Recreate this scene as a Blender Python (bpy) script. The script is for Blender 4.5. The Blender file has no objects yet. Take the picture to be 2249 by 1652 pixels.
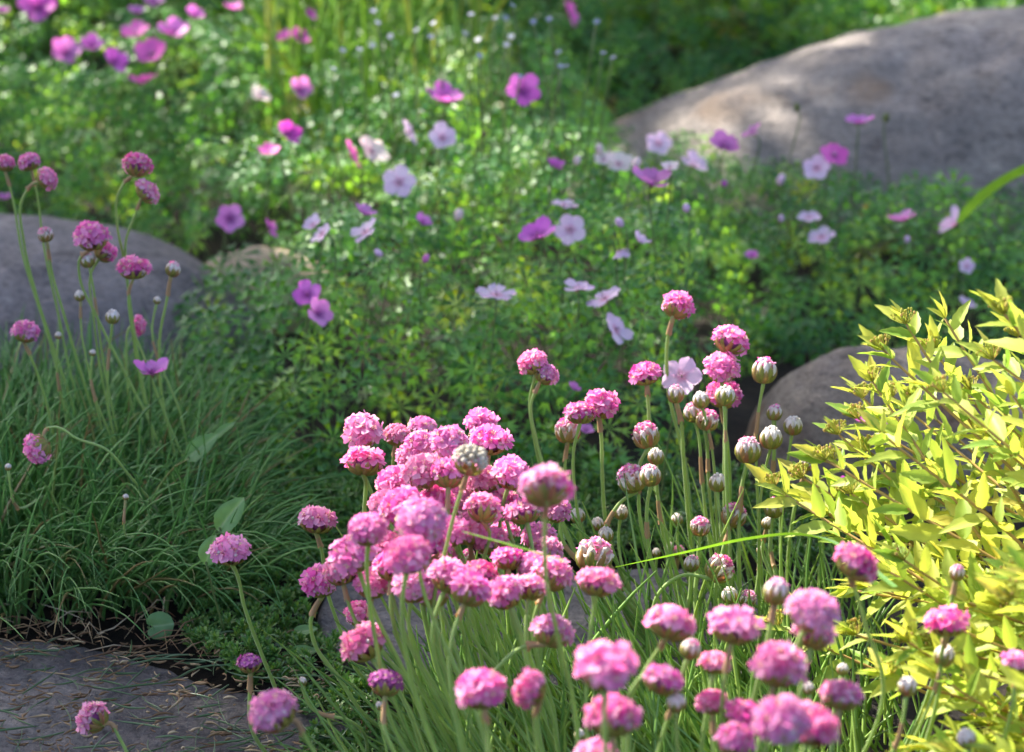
import bpy, math, random
import numpy as np
from mathutils import Vector, Matrix, noise

random.seed(7)
RNG = np.random.default_rng(11)
SC = bpy.context.scene
COL = SC.collection
R = math.radians

# ------------------------------------------------------------------ camera
PITCH = R(22.0)
CAM_H = 0.90
TAN = 0.18                                   # half the horizontal field of view
cam_data = bpy.data.cameras.new('camera')
cam_data.lens = 100.0
cam_data.sensor_width = 36.0
cam_data.clip_start = 0.05
cam_data.clip_end = 400.0
cam_data.dof.use_dof = True
cam_data.dof.focus_distance = 1.83
cam_data.dof.aperture_fstop = 7.1
cam_data.dof.aperture_blades = 8
cam = bpy.data.objects.new('camera', cam_data)
COL.objects.link(cam)
cam.location = (0, 0, CAM_H)
cam.rotation_euler = (R(90) - PITCH, 0, 0)
SC.camera = cam

# ------------------------------------------------------------------ light
SUN = Vector((-0.50, 0.56, 0.66)).normalized()          # towards the sun: behind and left of the flowers
world = bpy.data.worlds.new('World')
SC.world = world
world.use_nodes = True
wn = world.node_tree
sky = wn.nodes.new('ShaderNodeTexSky')
sky.sky_type = 'NISHITA'
sky.sun_disc = False
sky.sun_elevation = math.asin(SUN.z)
sky.sun_rotation = math.atan2(SUN.x, SUN.y)
sky.air_density = 0.8
sky.dust_density = 3.0
sky.ozone_density = 0.6
bg = wn.nodes['Background']
bg.inputs['Strength'].default_value = 0.135
wn.links.new(sky.outputs['Color'], bg.inputs['Color'])
sun_data = bpy.data.lights.new('sun', 'SUN')
sun_data.energy = 5.0
sun_data.angle = R(0.53)
sun_data.color = (1.0, 0.93, 0.80)
sun = bpy.data.objects.new('sun', sun_data)
COL.objects.link(sun)
sun.rotation_euler = (-SUN).to_track_quat('-Z', 'Y').to_euler()
SC.view_settings.view_transform = 'Standard'
SC.view_settings.look = 'None'
SC.view_settings.exposure = 1.88
SC.view_settings.gamma = 1.0
SC.cycles.max_bounces = 7
SC.cycles.transmission_bounces = 5
SC.cycles.diffuse_bounces = 4
SC.cycles.use_denoising = True
SC.cycles.caustics_reflective = False

FWD = np.array([0, math.cos(PITCH), -math.sin(PITCH)])
UPV = np.array([0, math.sin(PITCH), math.cos(PITCH)])
RGT = np.array([1.0, 0, 0])
EYE = np.array([0, 0, CAM_H])


def at(px, py, d):
    """point seen at (px, py) of a 2248 x 1652 picture, d metres in front of the camera"""
    k = TAN / 1124.0
    return EYE + d * (FWD + RGT * ((px - 1124) * k) + UPV * ((826 - py) * k))


def ground_at(px, py, z=0.0):
    k = TAN / 1124.0
    v = FWD + RGT * ((px - 1124) * k) + UPV * ((826 - py) * k)
    return EYE + v * ((z - CAM_H) / v[2])


def uni(a, b):
    return random.uniform(a, b)


# ------------------------------------------------------------------ mesh helpers
class Geo:
    def __init__(self):
        self.V, self.L, self.F, self.M, self.n = [], [], {3: [], 4: []}, {3: [], 4: []}, 0

    def add(self, V, F, lc=None, mat=0):
        V = np.asarray(V, float).reshape(-1, 3)
        self.V.append(V)
        self.L.append(np.zeros((len(V), 3)) if lc is None else np.asarray(lc, float).reshape(-1, 3))
        for k in (3, 4):
            f = F.get(k)
            if f is not None and len(f):
                f = np.asarray(f, int).reshape(-1, k)
                self.F[k].append(f + self.n)
                self.M[k].append(np.full(len(f), mat))
        self.n += len(V)

    def inst(self, T, Ms, ts, mat=0, rnd=None):
        """copies of template T under n 3x3 matrices and offsets"""
        V, F, lc = T
        n, m = len(Ms), len(V)
        if n == 0:
            return
        VV = np.einsum('nij,mj->nmi', np.asarray(Ms), V) + np.asarray(ts)[:, None, :]
        LL = np.tile(lc, (n, 1)).reshape(n, m, 3).copy()
        if rnd is not None:
            LL[:, :, 2] = np.asarray(rnd)[:, None]
        off = (np.arange(n) * m)[:, None, None]
        self.add(VV, {k: (np.asarray(F[k])[None] + off).reshape(-1, k) for k in F if len(F[k])}, LL, mat)

    def mesh(self, name, mats, smooth=True):
        me = bpy.data.meshes.new(name)
        V = np.concatenate(self.V)
        L = np.concatenate(self.L)
        loops, starts, mi, s = [], [], [], 0
        for k in (3, 4):
            if self.F[k]:
                f = np.concatenate(self.F[k])
                loops.append(f.ravel())
                starts.append(s + np.arange(len(f)) * k)
                s += f.size
                mi.append(np.concatenate(self.M[k]))
        loops, starts, mi = np.concatenate(loops), np.concatenate(starts), np.concatenate(mi)
        me.vertices.add(len(V))
        me.vertices.foreach_set('co', V.astype(np.float32).ravel())
        me.loops.add(len(loops))
        me.loops.foreach_set('vertex_index', loops.astype(np.int32))
        me.polygons.add(len(starts))
        me.polygons.foreach_set('loop_start', starts.astype(np.int32))
        me.polygons.foreach_set('material_index', mi.astype(np.int32))
        me.polygons.foreach_set('use_smooth', np.full(len(starts), smooth))
        at_ = me.attributes.new('lc', 'FLOAT_VECTOR', 'POINT')
        at_.data.foreach_set('vector', L.astype(np.float32).ravel())
        for m in (mats if isinstance(mats, (list, tuple)) else [mats]):
            me.materials.append(m)
        me.update(calc_edges=True)
        me.validate()
        return me


def link(name, me, parent=None):
    o = bpy.data.objects.new(name, me)
    COL.objects.link(o)
    if parent is not None:
        o.parent = parent
    return o


def tag(o, label=None, cat=None, group=None, kind=None):
    if label: o['label'] = label
    if cat: o['category'] = cat
    if group: o['group'] = group
    if kind: o['kind'] = kind
    return o


def smooth_path(pts, n):
    """Catmull-Rom through the points"""
    P = [np.asarray(p, float) for p in pts]
    P = [2 * P[0] - P[1]] + P + [2 * P[-1] - P[-2]]
    out = []
    segs = len(P) - 3
    for i in range(n):
        u = i / (n - 1) * segs
        k = min(int(u), segs - 1)
        t = u - k
        a, b, c, d = P[k], P[k + 1], P[k + 2], P[k + 3]
        out.append(0.5 * ((2 * b) + (c - a) * t + (2 * a - 5 * b + 4 * c - d) * t * t + (3 * b - a - 3 * c + d) * t ** 3))
    return np.array(out)


def stem_curve(pts, n):
    """evenly spaced curve through the points, without overshoot where they lie close together"""
    P = np.array([np.asarray(p, float) for p in pts])
    u = np.concatenate([[0], np.cumsum(np.maximum(np.linalg.norm(np.diff(P, axis=0), axis=1), 1e-5))])
    m = np.gradient(P, u, axis=0)
    t = np.linspace(0, u[-1], 160)
    k = np.clip(np.searchsorted(u, t, side='right') - 1, 0, len(P) - 2)
    h = (u[k + 1] - u[k])[:, None]
    s = ((t - u[k])[:, None]) / h
    Q = (2 * s ** 3 - 3 * s ** 2 + 1) * P[k] + (s ** 3 - 2 * s ** 2 + s) * h * m[k] + (-2 * s ** 3 + 3 * s ** 2) * P[k + 1] + (s ** 3 - s ** 2) * h * m[k + 1]
    c = np.concatenate([[0], np.cumsum(np.linalg.norm(np.diff(Q, axis=0), axis=1))])
    w = np.linspace(0, c[-1], n)
    return np.stack([np.interp(w, c, Q[:, i]) for i in range(3)], 1)


def tube(path, rad, sides=6, flat=1.0, cap=True):
    path = np.asarray(path, float)
    n = len(path)
    rad = np.broadcast_to(np.asarray(rad, float), (n,))
    T = np.gradient(path, axis=0)
    T /= np.linalg.norm(T, axis=1)[:, None] + 1e-12
    ref = np.array([0.3, 0.9, 0.1]) if abs(T[0] @ np.array([0.3, 0.9, 0.1])) < 0.9 else np.array([1.0, 0, 0])
    N = np.cross(T, ref); N /= np.linalg.norm(N, axis=1)[:, None] + 1e-12
    B = np.cross(T, N)
    a = np.arange(sides) / sides * 2 * math.pi
    V = path[:, None] + rad[:, None, None] * (np.cos(a)[None, :, None] * N[:, None] + flat * np.sin(a)[None, :, None] * B[:, None])
    i, j = np.meshgrid(np.arange(n - 1), np.arange(sides), indexing='ij')
    i, j = i.ravel(), j.ravel()
    j2 = (j + 1) % sides
    F4 = np.stack([i * sides + j, i * sides + j2, (i + 1) * sides + j2, (i + 1) * sides + j], 1)
    lc = np.zeros((n, sides, 3)); lc[:, :, 0] = (np.arange(n) / (n - 1))[:, None]
    F3 = []
    V = V.reshape(-1, 3); lc = lc.reshape(-1, 3)
    if cap:
        V = np.vstack([V, path[-1] + T[-1] * rad[-1] * .6]); lc = np.vstack([lc, [1, 0, 0]])
        e = len(V) - 1
        F3 = [((n - 1) * sides + q, (n - 1) * sides + (q + 1) % sides, e) for q in range(sides)]
    return V, {4: F4, 3: F3}, lc


def grid_faces(nu, nv):
    i, j = np.meshgrid(np.arange(nu - 1), np.arange(nv - 1), indexing='ij')
    i, j = i.ravel(), j.ravel()
    return np.stack([i * nv + j, (i + 1) * nv + j, (i + 1) * nv + j + 1, i * nv + j + 1], 1)


def frame(z, spin=0.0):
    """3x3 matrix whose third column is z"""
    z = np.asarray(z, float); z = z / np.linalg.norm(z)
    ref = np.array([0, 0, 1.0]) if abs(z[2]) < .95 else np.array([1.0, 0, 0])
    x = np.cross(ref, z); x /= np.linalg.norm(x)
    y = np.cross(z, x)
    c, s = math.cos(spin), math.sin(spin)
    return np.stack([x * c + y * s, -x * s + y * c, z], 1)


def frames(Z, spin):
    Z = Z / np.linalg.norm(Z, axis=1)[:, None]
    ref = np.where(np.abs(Z[:, 2:3]) < .95, np.array([[0, 0, 1.0]]), np.array([[1.0, 0, 0]]))
    X = np.cross(ref, Z); X /= np.linalg.norm(X, axis=1)[:, None]
    Y = np.cross(Z, X)
    c, s = np.cos(spin)[:, None], np.sin(spin)[:, None]
    return np.stack([X * c + Y * s, -X * s + Y * c, Z], 2)


# ------------------------------------------------------------------ materials
def new_mat(name):
    m = bpy.data.materials.new(name)
    m.use_nodes = True
    nt = m.node_tree
    nt.nodes.clear()
    out = nt.nodes.new('ShaderNodeOutputMaterial')
    return m, nt, out


def ramp(nt, stops):
    r = nt.nodes.new('ShaderNodeValToRGB')
    el = r.color_ramp.elements
    while len(el) < len(stops):
        el.new(0.5)
    for e, (p, c) in zip(el, stops):
        e.position = p
        e.color = (*c, 1)
    return r


def leafy(name, stops, trans=0.4, tcol=None, rough=0.42, spec=0.45, along=None, scale=60, sheen=0.0, var=False):
    """thin plant tissue: a reflecting side plus light let through; colour varies leaf by leaf.
    along: (colour, start, end) mixes a second colour along the leaf's own length"""
    m, nt, out = new_mat(name)
    N, Lk = nt.nodes, nt.links
    geo = N.new('ShaderNodeNewGeometry')
    rp = ramp(nt, stops)
    Lk.new(geo.outputs['Random Per Island'], rp.inputs['Fac'])
    col = rp.outputs['Color']
    tx = N.new('ShaderNodeTexNoise'); tx.inputs['Scale'].default_value = scale; tx.inputs['Detail'].default_value = 2
    tc = N.new('ShaderNodeTexCoord'); Lk.new(tc.outputs['Object'], tx.inputs['Vector'])
    hv = N.new('ShaderNodeHueSaturation')
    mr = N.new('ShaderNodeMapRange'); mr.inputs['To Min'].default_value = .75; mr.inputs['To Max'].default_value = 1.25
    Lk.new(tx.outputs['Fac'], mr.inputs['Value']); Lk.new(mr.outputs['Result'], hv.inputs['Value'])
    Lk.new(col, hv.inputs['Color'])
    col = hv.outputs['Color']
    if var:                                    # each flower has its own shade
        oi = N.new('ShaderNodeObjectInfo')
        h2 = N.new('ShaderNodeHueSaturation')
        for sock, lo, hi, mul in (('Hue', .482, .515, 1.0), ('Saturation', .78, 1.15, 7.31), ('Value', .86, 1.1, 3.77)):
            f1 = N.new('ShaderNodeMath'); f1.operation = 'MULTIPLY'; f1.inputs[1].default_value = mul
            f2 = N.new('ShaderNodeMath'); f2.operation = 'FRACT'
            f3 = N.new('ShaderNodeMapRange'); f3.inputs['To Min'].default_value = lo; f3.inputs['To Max'].default_value = hi
            Lk.new(oi.outputs['Random'], f1.inputs[0]); Lk.new(f1.outputs[0], f2.inputs[0]); Lk.new(f2.outputs[0], f3.inputs['Value']); Lk.new(f3.outputs['Result'], h2.inputs[sock])
        Lk.new(col, h2.inputs['Color']); col = h2.outputs['Color']
    if along:
        atn = N.new('ShaderNodeAttribute'); atn.attribute_name = 'lc'
        sp = N.new('ShaderNodeSeparateXYZ'); Lk.new(atn.outputs['Vector'], sp.inputs['Vector'])
        m2 = N.new('ShaderNodeMapRange'); m2.inputs['From Min'].default_value = along[1]; m2.inputs['From Max'].default_value = along[2]
        Lk.new(sp.outputs['X'], m2.inputs['Value'])
        mx = N.new('ShaderNodeMix'); mx.data_type = 'RGBA'
        Lk.new(m2.outputs['Result'], mx.inputs['Factor']); Lk.new(col, mx.inputs['A'])
        mx.inputs['B'].default_value = (*along[0], 1)
        col = mx.outputs['Result']
    pb = N.new('ShaderNodeBsdfPrincipled')
    pb.inputs['Roughness'].default_value = rough
    pb.inputs['Specular IOR Level'].default_value = spec
    if sheen:
        pb.inputs['Sheen Weight'].default_value = sheen
    Lk.new(col, pb.inputs['Base Color'])
    if trans > 0:
        tr = N.new('ShaderNodeBsdfTranslucent')
        mt = N.new('ShaderNodeMix'); mt.data_type = 'RGBA'; mt.blend_type = 'MULTIPLY'; mt.inputs['Factor'].default_value = 1
        Lk.new(col, mt.inputs['A']); mt.inputs['B'].default_value = (*(tcol or (1, 1, 1)), 1)
        Lk.new(mt.outputs['Result'], tr.inputs['Color'])
        ms = N.new('ShaderNodeMixShader'); ms.inputs['Fac'].default_value = trans
        Lk.new(pb.outputs['BSDF'], ms.inputs[1]); Lk.new(tr.outputs['BSDF'], ms.inputs[2])
        Lk.new(ms.outputs['Shader'], out.inputs['Surface'])
    else:
        Lk.new(pb.outputs['BSDF'], out.inputs['Surface'])
    return m


def stony(name, a, b, c, scale=9.0, bump=0.5, rough=0.85, stain=None):
    m, nt, out = new_mat(name)
    N, Lk = nt.nodes, nt.links
    tc = N.new('ShaderNodeTexCoord')
    n1 = N.new('ShaderNodeTexNoise'); n1.inputs['Scale'].default_value = scale; n1.inputs['Detail'].default_value = 9; n1.inputs['Roughness'].default_value = .62
    n2 = N.new('ShaderNodeTexNoise'); n2.inputs['Scale'].default_value = scale * 22; n2.inputs['Detail'].default_value = 5; n2.inputs['Roughness'].default_value = .7
    mp = N.new('ShaderNodeMapping'); mp.inputs['Scale'].default_value = (1, 1, 2.2); mp.inputs['Rotation'].default_value = (0.2, .5, .3)
    Lk.new(tc.outputs['Object'], mp.inputs['Vector'])
    for n in (n1, n2):
        Lk.new(mp.outputs['Vector'], n.inputs['Vector'])
    r1 = ramp(nt, [(.3, a), (.52, b), (.72, c)])
    Lk.new(n1.outputs['Fac'], r1.inputs['Fac'])
    n4 = N.new('ShaderNodeTexNoise'); n4.inputs['Scale'].default_value = scale * 5; n4.inputs['Detail'].default_value = 6; n4.inputs['Roughness'].default_value = .75
    Lk.new(mp.outputs['Vector'], n4.inputs['Vector'])
    r4 = ramp(nt, [(.34, (.34, .33, .34)), (.46, (.95, .95, .95)), (.58, (1.05, 1.04, 1.03)), (.68, (1.6, 1.55, 1.47))])
    Lk.new(n4.outputs['Fac'], r4.inputs['Fac'])
    m4 = N.new('ShaderNodeMix'); m4.data_type = 'RGBA'; m4.blend_type = 'MULTIPLY'; m4.inputs['Factor'].default_value = .9
    Lk.new(r1.outputs['Color'], m4.inputs['A']); Lk.new(r4.outputs['Color'], m4.inputs['B'])
    r2 = ramp(nt, [(.32, (.45, .45, .47)), (.5, (1, 1, 1)), (.7, (1.35, 1.33, 1.3))])
    Lk.new(n2.outputs['Fac'], r2.inputs['Fac'])
    mx = N.new('ShaderNodeMix'); mx.data_type = 'RGBA'; mx.blend_type = 'MULTIPLY'; mx.inputs['Factor'].default_value = .8
    Lk.new(m4.outputs['Result'], mx.inputs['A']); Lk.new(r2.outputs['Color'], mx.inputs['B'])
    col = mx.outputs['Result']
    if stain:
        n3 = N.new('ShaderNodeTexNoise'); n3.inputs['Scale'].default_value = scale * .8; n3.inputs['Detail'].default_value = 4
        mp3 = N.new('ShaderNodeMapping'); mp3.inputs['Location'].default_value = (3.1, 1.7, .4)
        Lk.new(tc.outputs['Object'], mp3.inputs['Vector']); Lk.new(mp3.outputs['Vector'], n3.inputs['Vector'])
        r3 = ramp(nt, [(.56, (0, 0, 0)), (.7, (1, 1, 1))]); Lk.new(n3.outputs['Fac'], r3.inputs['Fac'])
        m3 = N.new('ShaderNodeMix'); m3.data_type = 'RGBA'
        Lk.new(r3.outputs['Color'], m3.inputs['Factor']); Lk.new(col, m3.inputs['A']); m3.inputs['B'].default_value = (*stain, 1)
        col = m3.outputs['Result']
    pb = N.new('ShaderNodeBsdfPrincipled'); pb.inputs['Roughness'].default_value = rough
    pb.inputs['Specular IOR Level'].default_value = .3
    Lk.new(col, pb.inputs['Base Color'])
    ad = N.new('ShaderNodeMath'); ad.operation = 'ADD'
    sc = N.new('ShaderNodeMath'); sc.operation = 'MULTIPLY'; sc.inputs[1].default_value = .5
    Lk.new(n2.outputs['Fac'], sc.inputs[0]); Lk.new(n1.outputs['Fac'], ad.inputs[0]); Lk.new(sc.outputs[0], ad.inputs[1])
    bp = N.new('ShaderNodeBump'); bp.inputs['Strength'].default_value = bump; bp.inputs['Distance'].default_value = .022
    Lk.new(ad.outputs[0], bp.inputs['Height']); Lk.new(bp.outputs['Normal'], pb.inputs['Normal'])
    Lk.new(pb.outputs['BSDF'], out.inputs['Surface'])
    return m


MAT = dict(
    pink=leafy('thrift_petal', [(0, (.77, .16, .46)), (.5, (.86, .30, .59)), (1, (.92, .54, .76))], .54, (1.05, .80, .90), .5, .25, along=((.58, .07, .30), .42, 0.02), scale=200, var=True),
    purple=leafy('withered_petal', [(0, (.30, .06, .26)), (1, (.50, .16, .44))], .3, (1, .8, .9), .6, .2),
    stamen=leafy('stamen', [(0, (.85, .72, .40)), (1, (.90, .82, .55))], .2, (1, 1, 1), .5, .3),
    bract=leafy('bract', [(0, (.20, .21, .05)), (.45, (.30, .30, .07)), (.8, (.36, .26, .09)), (1, (.38, .12, .08))], .35, (1.2, 1.0, .5), .5, .3, along=((.50, .40, .24), .75, 1.05)),
    papery=leafy('papery_bract', [(0, (.66, .58, .52)), (.5, (.84, .78, .74)), (1, (.88, .82, .80))], .35, (1, .95, .9), .55, .25),
    spent=leafy('spent_floret', [(0, (.42, .38, .30)), (1, (.62, .57, .48))], .3, (1, .95, .8), .7, .2),
    stem=leafy('thrift_stem', [(0, (.24, .38, .09)), (1, (.33, .47, .12))], .28, (1.25, 1.1, .4), .32, .5, sheen=.3),
    sheath=leafy('dry_sheath', [(0, (.36, .24, .10)), (.5, (.44, .30, .15)), (1, (.55, .32, .24))], .35, (1.2, .9, .6), .6, .3),
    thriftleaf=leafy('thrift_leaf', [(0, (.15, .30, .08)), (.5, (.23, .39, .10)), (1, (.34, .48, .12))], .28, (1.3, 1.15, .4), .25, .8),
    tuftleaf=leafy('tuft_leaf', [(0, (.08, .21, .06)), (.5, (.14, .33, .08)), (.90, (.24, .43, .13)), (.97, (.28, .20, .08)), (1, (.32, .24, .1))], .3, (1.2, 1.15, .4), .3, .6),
    ger=leafy('geranium_leaf', [(0, (.045, .16, .06)), (.4, (.08, .25, .08)), (.8, (.155, .37, .095)), (.982, (.26, .42, .09)), (.993, (.25, .26, .08)), (1, (.24, .22, .08))], .54, (2.5, 1.95, .38), .42, .42, scale=40),
    gerstem=leafy('geranium_stem', [(0, (.10, .16, .05)), (.7, (.13, .18, .06)), (1, (.22, .11, .07))], .15, (1.2, 1, .5), .5, .3),
    magenta=leafy('magenta_petal', [(0, (.70, .17, .62)), (.5, (.78, .24, .70)), (1, (.82, .34, .75))], .45, (1.1, .75, .95), .5, .25, along=((.26, .04, .26), .5, 0.0), scale=120, var=True),
    hotpink=leafy('pink_petal', [(0, (.78, .14, .56)), (1, (.82, .24, .64))], .45, (1.1, .75, .9), .5, .25, along=((.45, .08, .30), .3, 0.0), scale=120),
    pale=leafy('pale_petal', [(0, (.78, .58, .78)), (.6, (.84, .66, .82)), (1, (.86, .70, .80))], .42, (1.05, .92, 1.0), .5, .25, along=((.78, .34, .50), .36, 0.0), scale=120),
    white=leafy('white_petal', [(0, (.86, .72, .74)), (1, (.90, .80, .78))], .42, (1.05, .95, .92), .5, .25, along=((.80, .40, .48), .3, 0.0), scale=120),
    sepal=leafy('sepal', [(0, (.12, .20, .06)), (1, (.24, .20, .08))], .25, (1.2, 1, .5), .5, .3),
    spirea=leafy('spirea_leaf', [(0, (.22, .38, .06)), (.3, (.37, .50, .09)), (.75, (.53, .58, .11)), (1, (.66, .58, .12))], .52, (1.12, 1.06, .65), .5, .3, along=((.40, .48, .10), .25, 0.0), scale=90),
    spireabud=leafy('spirea_bud', [(0, (.40, .46, .07)), (.6, (.52, .50, .10)), (1, (.60, .38, .16))], .3, (1.2, 1.05, .5), .5, .3),
    twig=leafy('spirea_twig', [(0, (.40, .30, .07)), (.6, (.44, .28, .09)), (1, (.36, .16, .07))], .1, (1.2, 1, .5), .5, .3),
    deadtwig=leafy('dead_twig', [(0, (.07, .05, .04)), (1, (.13, .09, .07))], 0, None, .7, .2),
    sedum=leafy('sedum_leaf', [(0, (.06, .16, .04)), (.6, (.09, .22, .05)), (1, (.17, .28, .06))], .25, (1.3, 1.2, .4), .4, .4),
    backleaf=leafy('back_leaf', [(0, (.07, .18, .04)), (.5, (.11, .25, .05)), (1, (.20, .34, .06))], .48, (1.9, 1.6, .4), .4, .4),
    backgrass=leafy('tall_grass', [(0, (.14, .28, .06)), (.6, (.22, .38, .07)), (1, (.40, .46, .12))], .5, (1.6, 1.35, .4), .35, .5),
    blade=leafy('broad_blade', [(0, (.10, .25, .05)), (1, (.15, .31, .06))], .45, (1.5, 1.3, .35), .3, .5),
    weed=leafy('weed_leaf', [(0, (.11, .24, .08)), (1, (.15, .29, .11))], .35, (1.4, 1.3, .5), .4, .4, along=((.24, .36, .18), .12, 0.0), scale=160),
    blue=leafy('blue_petal', [(0, (.26, .28, .42)), (1, (.40, .40, .52))], .3, (1, 1, 1.1), .5, .25),
    litter=leafy('dry_litter', [(0, (.16, .09, .05)), (.5, (.30, .19, .10)), (.8, (.42, .31, .18)), (1, (.58, .47, .32))], .15, (1, .9, .7), .6, .3),
    strand=leafy('green_strand', [(0, (.08, .16, .06)), (1, (.16, .24, .12))], .2, (1, 1, .5), .35, .5),
    bark=leafy('bark', [(0, (.14, .10, .07)), (1, (.20, .15, .10))], 0, None, .85, .2, scale=14),
    treeleaf=leafy('tree_leaf', [(0, (.05, .11, .03)), (1, (.09, .17, .04))], .3, (1.5, 1.3, .4), .4, .4),
    slab=stony('slate', (.11, .10, .10), (.19, .175, .175), (.32, .295, .285), 9, 1.0),
    bould=stony('boulder_stone', (.21, .185, .178), (.33, .29, .267), (.46, .41, .36), 6, 1.0, stain=(.33, .22, .14)),
    graystone=stony('grey_stone', (.15, .135, .14), (.25, .225, .23), (.38, .345, .345), 8, 1.0),
    tanstone=stony('tan_stone', (.34, .26, .17), (.46, .36, .25), (.55, .45, .32), 10, .5),
    brownstone=stony('brown_stone', (.22, .18, .155), (.39, .32, .265), (.56, .47, .38), 16, 1.0, stain=(.27, .15, .08)),
    soil=stony('soil', (.014, .010, .007), (.028, .020, .013), (.055, .038, .025), 30, 1.0, .95),
)


# ================================================================== setting
def fbm(x, y, z=0.0, s=1.0, o=4):
    v, a, t = 0.0, 1.0, 0.0
    for k in range(o):
        v += a * noise.noise(Vector((x * s, y * s, z * s + 7.3 * k))); t += a
        a *= .5; s *= 2.03
    return v / t


def smoothstep(a, b, x):
    t = np.clip((x - a) / (b - a), 0, 1)
    return t * t * (3 - 2 * t)


def make_ground():
    g = Geo()
    xs = np.concatenate([[-60, -15, -4], np.linspace(-1.6, 1.6, 90), [4, 15, 60]])
    ys = np.concatenate([[-20, -4, .2], np.linspace(1.0, 4.4, 90), [8, 20, 90]])
    V = np.array([[x, y, -.012 + (.012 * fbm(x, y, 0, 9) + .008 * fbm(x, y, 3, 40, 2) if 0.9 < y < 4.5 and abs(x) < 1.7 else 0)] for x in xs for y in ys])
    g.add(V, {4: grid_faces(len(xs), len(ys))[:, ::-1]})
    o = link('ground', g.mesh('ground', MAT['soil']))
    tag(o, 'dark brown bare garden soil under the flowers', None, None, 'structure')


make_ground()


def dome(name, mat, cx, cy, rx, ry, h, label, cat, p=2.0, q=.7, rough=.06, seed=0, rot=0.0, base=-.03, tiltx=0.0, tilty=0.0, fs=5.0, wob=.10):
    """a rounded boulder: polar height field with a wobbly outline, lumps and a buried rim"""
    g = Geo()
    nr, nt = 64, 160
    V = []
    c, s = math.cos(rot), math.sin(rot)
    for i in range(nr):
        r = (i / (nr - 1)) ** .8 * 1.06
        for j in range(nt):
            a = 2 * math.pi * j / nt
            w = 1 + wob * fbm(math.cos(a) * 1.3, math.sin(a) * 1.3, seed, 1.0, 3)
            ux, uy = r * math.cos(a) * w, r * math.sin(a) * w
            z = h * max(0.0, 1 - min(r, 1.0) ** p) ** q
            x, y = cx + rx * (ux * c - uy * s), cy + ry * (ux * s + uy * c)
            if r > 1.0: z = base * (r - 1) / .06
            z += (tiltx * ux + tilty * uy) * h * (1 - min(r, 1) ** 4)
            n = fbm(x, y, seed + z * 2, fs, 5)
            z += rough * h * (2.0 * n + .9 * fbm(x, y, seed + 3, fs * 4, 4)) * (1 - min(r, 1) ** 8)
            V.append((x, y, z))
    f = []
    for i in range(nr - 1):
        for j in range(nt):
            f.append((i * nt + j, (i + 1) * nt + j, (i + 1) * nt + (j + 1) % nt, i * nt + (j + 1) % nt))
    g.add(V, {4: f})
    o = link(name, g.mesh(name, mat))
    tag(o, label, cat)
    return o


BOULDERS = []   # (cx, cy, rx, ry)


def boulder(name, mat, cx, cy, rx, ry, h, label, cat, **k):
    BOULDERS.append((cx, cy, rx, ry))
    return dome(name, mat, cx, cy, rx, ry, h, label, cat, **k)


boulder('boulder', MAT['bould'], .62, 2.82, .56, .27, .161, 'largest pale grey-brown boulder, rising behind the geraniums with a sunlit streak on it', 'boulder', p=1.9, q=.85, seed=1, rough=.05, fs=6)
boulder('boulder', MAT['graystone'], -.50, 2.33, .275, .20, .085, 'smooth blue-grey boulder in shade behind the tall thin thrift stalks', 'boulder', p=2.6, q=.6, seed=5, rough=.05)
boulder('rock', MAT['tanstone'], -.225, 2.41, .075, .06, .05, 'small sandy tan rock peeping out of the geranium leaves beside the blue-grey boulder', 'rock', p=2.2, q=.7, seed=9, rough=.12)
boulder('rock', MAT['brownstone'], .345, 2.09, .160, .11, .064, 'rough brown-grey rock half hidden behind the yellow-leaved shrub', 'rock', p=2.6, q=.62, seed=13, rough=.10, fs=11, wob=.16, tiltx=-.35)


def flat_stone(name, outline, top, thick, label, seed):
    """a flat stone with an uneven top sheet and rounded broken edges; outline is a list of ground points"""
    P = np.array(outline)
    c = P.mean(0)
    pth = smooth_path(list(np.vstack([P, P[:1]])), 120)[:-1]
    g = Geo()
    V, nt = [], len(pth)
    prof = [0, .2, .4, .55, .68, .79, .87, .93, .965, .985, 1.0, 1.008, 1.0]
    for i, r in enumerate(prof):
        for j, q in enumerate(pth):
            w = 1 + (.025 * fbm(q[0], q[1], seed, 30, 3) if r > .9 else 0)
            x, y = c + (q - c) * r * w
            z = top + .006 * fbm(x, y, seed, 12, 4) + .003 * fbm(x, y, seed + 4, 60, 3)
            if i == len(prof) - 3: z -= .003
            if i == len(prof) - 2: z -= .009
            if i == len(prof) - 1: z = top - thick
            V.append((x, y, z))
    f = [(i * nt + j, (i + 1) * nt + j, (i + 1) * nt + (j + 1) % nt, i * nt + (j + 1) % nt) for i in range(len(prof) - 1) for j in range(nt)]
    g.add(V, {4: f})
    return tag(link(name, g.mesh(name, MAT['slab'])), label, 'stone')


def gpts(*pp, z=0.0):
    return [tuple(ground_at(x, y, z)[:2]) for x, y in pp]


flat_stone('flat_stone', gpts((-500, 1400), (60, 1425), (330, 1470), (480, 1530), (640, 1560), (760, 1600), (780, 1700), (700, 1900), (-500, 1900)), .006, .03,
           'dark slate stepping stone strewn with dry litter in front of the grassy tuft', 2)
flat_stone('flat_stone', gpts((720, 1300), (900, 1262), (1150, 1285), (1450, 1262), (1640, 1290), (1720, 1380), (1700, 1490), (1400, 1530), (1100, 1520), (800, 1480), (700, 1400)), .006, .03,
           'grey flat stone glimpsed between the flower stalks of the big pink clump', 6)


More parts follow.
